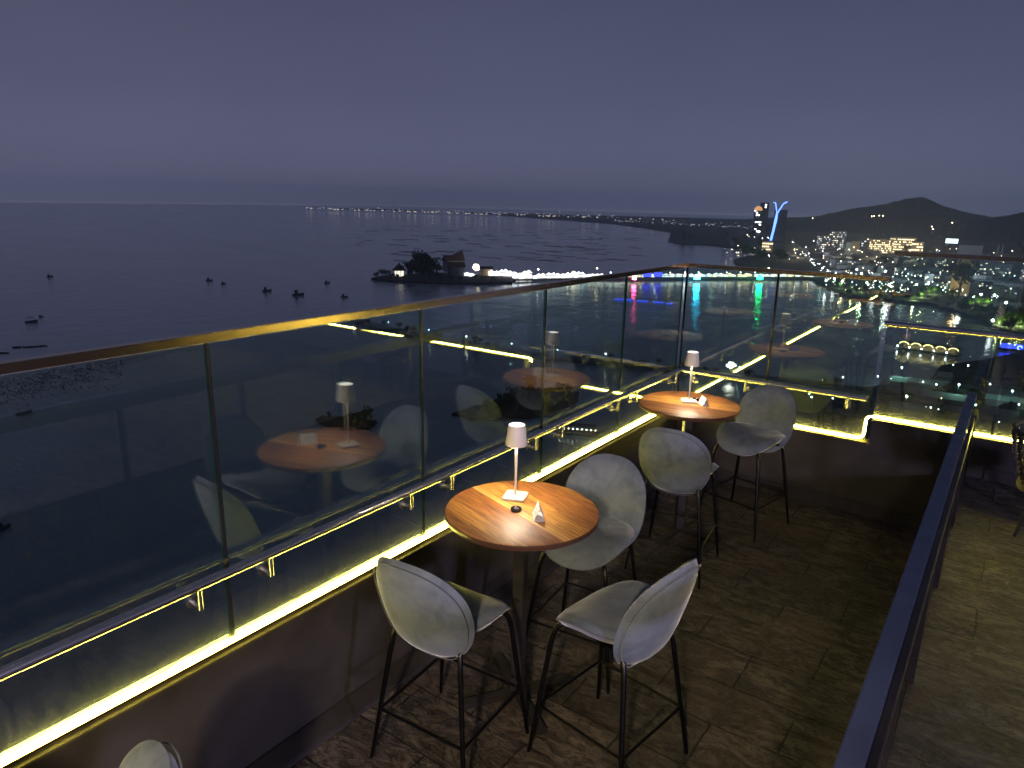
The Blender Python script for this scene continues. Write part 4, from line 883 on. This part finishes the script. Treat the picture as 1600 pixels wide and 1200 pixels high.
# small raft with a row of lamps behind the handrail
x, y = atp(903, 676, SEA + .4); rf = empty('raft', (x, y, SEA + .4), math.radians(24), 'dark floating raft with a double row of warm-white lamps behind the handrail', 'raft')
b = MB(); b.box((0, 0, .1), (17, 5.5, .5), bev=.05); b.build('deck', quay, rf); b = MB(); b.box((0, .6, 2.9), (14, 4, .2)); b.build('roof', BM['dark'], rf)
for q in range(9):
    b = MB(); b.ball((-7 + q * 1.75, -2.4, 2.2), .16, 8); b.build('lamp', LM['white'] if q % 2 else LM['warm'], rf)
for q in range(4): b = MB(); b.box((-6.5 + q * 4.3, -1.2, 1.5), (.18, .18, 2.8)); b.build('post', quay, rf)
# floating restaurants
x, y = atp(1452, 549, SEA + .5); fr_ = empty('floating_restaurant', (x, y, SEA + .5), math.radians(-8), 'floating restaurant outlined with warm arched lights on the dark water', 'floating restaurant')
b = MB(); b.box((0, 0, .2), (34, 9, .8), bev=.1); b.build('deck', quay, fr_); b = MB(); b.box((0, 1.5, 2.2), (30, 5, 3.2)); b.build('wall', BM['warm'], fr_); b = MB(); b.box((0, 1, 4.0), (33, 8, .4)); b.build('roof', BM['brown'], fr_)
for q in range(5):
    b = MB(); b.tube([(-14 + q * 7 + 2.6 * math.cos(math.pi * k / 8), -4.2, 3.2 + 1.5 * math.sin(math.pi * k / 8)) for k in range(9)], .2, 5); b.build('light_arch', emit('arch_light', (1, .76, .28), 5), fr_)
    b = MB(); b.ball((-17.5 + q * 7, -4.6, 1.6), .42, 8); b.build('lamp', LM['white'], fr_)
x, y = atp(1580, 547, SEA + .5); bs = empty('light_boat', (x, y, SEA + .4), .15, 'moored boat glowing deep blue near the right edge', 'boat')
b = MB(); b.box((0, 0, .6), (15, 4, 1.6), bev=.3); b.build('hull', BM['dark'], bs); b = MB(); b.box((0, -.2, 2.6), (12, 3.4, 2.6), bev=.2); b.build('cabin', emit('blue_cabin', (.03, .05, 1), 2.4), bs); b = MB(); b.tube([(4 + 1.2 * math.cos(k * .5), -2.2, 2.4 + 1.2 * math.sin(k * .5)) for k in range(10)], .18, 5); b.build('light_ring', emit('ring_light', (.3, .45, 1), 6), bs)
# stilt market halls on the near quay
sheds = [(1390, 1414, 597, 606, 'teal'), (1415, 1434, 600, 607, 'grey'), (1436, 1456, 603, 610, 'pale'), (1458, 1478, 606, 611, 'teal'), (1384, 1442, 612, 622, 'grey'), (1440, 1512, 622, 634, 'grey'), (1500, 1540, 612, 620, 'dark'), (1540, 1600, 618, 628, 'grey'), (1538, 1556, 628, 634, 'teal'), (1556, 1578, 630, 637, 'teal'), (1578, 1604, 633, 640, 'pale'),
         (1475, 1506, 647, 656, 'grey'), (1532, 1572, 648, 658, 'grey'), (1376, 1384, 604, 612, 'pale'), (1466, 1486, 590, 598, 'pale'), (1540, 1590, 604, 612, 'dark'), (1515, 1560, 590, 598, 'dark'), (1560, 1606, 590, 600, 'dark'), (1345, 1372, 630, 640, 'dark'), (1300, 1335, 640, 650, 'dark'), (1390, 1440, 640, 650, 'dark')]
for i, (a, c, t, q, m) in enumerate(sheds):
    g = at((a + c) / 2, q, GND - .3); dep = (g - CAMP).dot(F); w_ = (c - a) / FPX * dep; az = math.atan2(g.y, g.x - CX) - math.pi / 2
    e = empty('market_hall', (g.x, g.y, GND - .3), az + rnd(-.12, .12), '%s roofed hall %s on the near quay' % (desc[m], ['with a long ridge', 'beside the water', 'lit from its side', 'half hidden behind trees'][i % 4] + (' right of the rail' if a > 1510 else ' above the light step' if a < 1440 else ' left of the rail')), 'market hall', 'market halls on the near quay')
    dp = (q - t) / FPX * dep * 3.2
    b = MB(); b.box((0, dp / 2, 1.6), (w_ * .94, dp * .9, 3.2)); b.build('wall', BM['grey'], e)
    b = MB(); b.add([(-w_ / 2, 0, 3.1), (w_ / 2, 0, 3.1), (w_ / 2, dp, 3.1), (-w_ / 2, dp, 3.1), (-w_ / 2, dp / 2, 4.9), (w_ / 2, dp / 2, 4.9)], [(0, 1, 5, 4), (2, 3, 4, 5), (0, 4, 3), (1, 2, 5), (3, 2, 1, 0)]); b.build('roof', BM[m], e)
for px, py, k_ in [(1368, 594, 'white'), (1392, 598, 'teal'), (1414, 611, 'white'), (1442, 603, 'white'), (1462, 607, 'teal'), (1486, 575, 'white'), (1510, 576, 'white'), (1538, 602, 'white'), (1543, 606, 'white'), (1520, 640, 'teal'), (1503, 645, 'teal'), (1560, 628, 'teal'), (1590, 640, 'teal'), (1430, 641, 'tiny'), (1444, 643, 'tiny'), (1454, 645, 'tiny'), (1462, 647, 'tiny'), (1588, 678, 'white'),
                   (1268, 628, 'teal'), (1262, 622, 'teal'), (1301, 630, 'tiny'), (1285, 600, 'white'), (1556, 668, 'tiny'), (1310, 621, 'tiny'), (1580, 622, 'tiny'), (1535, 612, 'tiny'), (1500, 625, 'teal'), (1468, 630, 'tinyw'), (1425, 629, 'tinyw'), (1412, 625, 'tinyw')]:
    x, y = atp(px, py + 6, GND - .3); street_lamp(x, y, GND - .3, k_, 4, rg.choice([.1, .2, .2, .3]), 'small lamp in the quay yard %s' % ('right of the divider rail' if px > 1510 else 'behind the end glass' if px < 1380 else 'above the raised yellow light line'), 'lamps of the near quay')
for x, y, c_, en in ((-38, 392, (.6, 1, .85), 1500), (-12, 370, (.6, 1, .8), 1500), (8, 372, (.7, 1, .8), 1200), (28, 345, (.7, 1, .8), 1200), (-28, 330, (.7, .9, .7), 600)):
    e = empty('yard_lamp', (x, y, GND), 0, 'tall greenish yard lamp between the market halls', 'yard lamp', 'yard lamps on the quay'); b = MB(); b.tube([(0, 0, 0), (0, 0, 9)], .1, 6); b.build('pole', quay, e); b = MB(); b.ball((0, 0, 9.1), .35, 8); b.build('lamp_head', LM['teal'], e)
    d = bpy.data.lights.new('yard_light', 'POINT'); d.energy = en; d.color = c_; d.shadow_soft_size = .4; lo = bpy.data.objects.new('yard_light', d); COL.objects.link(lo); lo.parent = e; lo.location = (0, 0, 8.4)
for i in range(34):
    px = rg.uniform(1240, 1600); py = rg.uniform(600, 690) if px > 1380 else rg.uniform(636, 690); x, y = atp(px, py, GND - .3); place_tree(rg.choice(['round', 'low', 'broad']), x, y, GND - .3, rg.uniform(.5, .9), 'dark tree in the quay yard %s' % ('right of the divider rail' if px > 1510 else 'behind the end glass' if px < 1380 else 'among the halls'), 'trees of the near quay')
# ---- boats on the dark bay
def boat(px, py, wpx, heading, label, kind='fishing'):
    x, y = atp(px, py, SEA + .3); dep = (Vector((x, y, SEA)) - CAMP).dot(F); ln = wpx / FPX * dep; e = empty('boat', (x, y, SEA), math.atan2(y, x - CX) - math.pi / 2 + heading, label, 'boat', 'small dark boats on the bay'); s = ln / 8
    b = MB(); secs = []
    for i in range(9):
        t = i / 8; X = (t - .5) * 8; w_ = 1.15 * math.sin(math.pi * min(1, .18 + t * .82)) ** .6 * (1 if t < .8 else (1 - t) * 4.4 + .12); k_ = .55 + .55 * t ** 3
        secs.append([(X, -w_, k_ + .15), (X, -w_ * .7, -.1), (X, 0, -.35), (X, w_ * .7, -.1), (X, w_, k_ + .15)])
    for se in secs: b.v += se
    for i in range(8):
        for k_ in range(4): b.f.append((i * 5 + k_, i * 5 + k_ + 1, (i + 1) * 5 + k_ + 1, (i + 1) * 5 + k_))
    b.f += [(0, 5, 10, 15, 20, 25, 30, 35, 40, 44, 39, 34, 29, 24, 19, 14, 9, 4), (4, 3, 2, 1, 0)]
    b.build('hull', BM['dark'], e)
    b = MB()
    if kind == 'canopy': b.box((-.4, 0, 2.3), (5.4, 2.2, .14), bev=.04); [b.box((q, w_, 1.4), (.08, .08, 1.8)) for q in (-2.8, 2.0) for w_ in (-.9, .9)]; b.build('canopy', BM['pale'], e)
    else: b.box((-1.3, 0, 1.5), (2.2, 1.5, 1.5), bev=.08); b.box((-1.3, 0, 2.35), (2.6, 1.8, .1)); b.build('cabin', BM['dark'], e)
    if kind == 'fishing': b = MB(); b.tube([(.8, 0, .6), (.8, 0, 3.4)], .06, 5); b.tube([(.8, 0, 3.2), (3.6, 0, 1.2)], .03, 4); b.build('mast', BM['dark'], e)
    e.scale = (s, s, s * 1.55); return e
boat(49, 503, 17, .15, 'biggest dark cabin boat at the left, above the glass rail', 'canopy'); boat(64, 494.5, 7, .2, 'tiny dark boat just beyond the biggest boat at left'); boat(78, 432, 9, .1, 'lone far dark boat high at the left')
boat(327, 438, 10, -.2, 'left boat of the close pair in mid bay'); boat(349, 443, 8, .3, 'right smaller boat of the close pair in mid bay'); boat(417, 454.5, 14, .1, 'dark boat with pale wake left of the long low boat'); boat(466, 461, 18, .1, 'long low fishing boat with mast in mid bay')
boat(511, 442, 9, .2, 'small boat nearest the tip of the lit island'); boat(538, 464, 11, -.1, 'small fishing boat right of the long low boat'); boat(38, 645, 22, .35, 'pale canopied boat seen through the leftmost glass', 'canopy'); boat(4, 826, 26, .6, 'dark boat at the left edge below the handrail reflection')
boat(640, 447, 7, 0, 'tiny dark boat off the island rocks'); boat(862, 536, 8, 0, 'tiny dark boat seen through glass left of the third joint')
bf = emit('dash_blue', (.05, .10, 1), 1.6)  # stand-ins for blue glass reflections, built as glowing tubes on the bay
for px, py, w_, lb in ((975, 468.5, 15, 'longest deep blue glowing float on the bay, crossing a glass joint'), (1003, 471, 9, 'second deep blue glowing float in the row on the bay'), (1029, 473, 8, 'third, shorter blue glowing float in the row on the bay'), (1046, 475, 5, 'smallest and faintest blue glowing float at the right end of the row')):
    x, y = atp(px, py, SEA); dep = (Vector((x, y, SEA)) - CAMP).dot(F); e = empty('reflection_dash', (x, y, SEA), math.atan2(y, x - CX) - math.pi / 2, lb, 'light float', 'blue glowing floats on the bay'); hw = w_ / FPX * dep
    b = MB(); b.tube([(-hw, 0, .35), (hw, 0, .35)], [.55, .55], 8); b.build('dash_tube', bf, e); b = MB(); b.box((0, .2, .05), (hw * 2.02, 1.8, .3), bev=.05); b.build('dash_base', BM['dark'], e)
# mussel poles and floats
b = MB(); rg = random.Random(11)
for i in range(950):
    k_ = rg.random(); px = rg.uniform(-20, 190) if k_ < .62 else rg.uniform(60, 310); py = (610 - px * .20 + rg.gauss(0, 12)) if k_ < .62 else (590 - (px - 60) * .20 + rg.gauss(0, 5)); x, y = atp(px, py, SEA); b.box((x, y, SEA + .1), (.45, .45, .3))
tag(b.build('mussel_poles', BM['dark']), 'field of dark mussel poles in the water at left', 'mussel poles', None, 'stuff')
b = MB()
for i in range(46):
    px = rg.uniform(20, 72) if i < 26 else rg.uniform(-5, 12); py = 543.5 - (px - 20) * .05 + rg.uniform(-.5, .5) if i < 26 else 552; x, y = atp(px, py, SEA); b.box((x, y, SEA + .15), (2.6, 1.2, .5))
tag(b.build('float_line', BM['dark']), 'short dark line of net floats near the left edge of the bay', 'net floats', None, 'stuff')
b = MB()
for i in range(120):
    px = rg.uniform(560, 1000); py = rg.uniform(352, 408); x, y = atp(px, py, SEA); b.box((x, y, SEA + .12), (rg.uniform(12, 55), 1.6, .4), Matrix.Rotation(0, 4, 'Z'))
tag(b.build('net_floats', BM['dark']), 'thin dark lines of fish-farm floats beyond the island', 'net floats', None, 'stuff')
# thin evening haze over sea and town
if HAZE > 0:
    hm = bpy.data.materials.new('haze'); hm.use_nodes = True; hm.node_tree.nodes.clear(); v_ = N(hm, 'ShaderNodeVolumePrincipled'); v_.inputs['Color'].default_value = (.86, .93, 1, 1); v_.inputs['Density'].default_value = HAZE; v_.inputs['Anisotropy'].default_value = .6
    o_ = N(hm, 'ShaderNodeOutputMaterial'); L(hm, v_.outputs[0], o_.inputs['Volume']); b = MB(); b.box((0, 6000, (260 - 92) / 2), (27000, 21000, 352)); tag(b.build('haze', hm), None, None, None, 'stuff')
#FAR_END
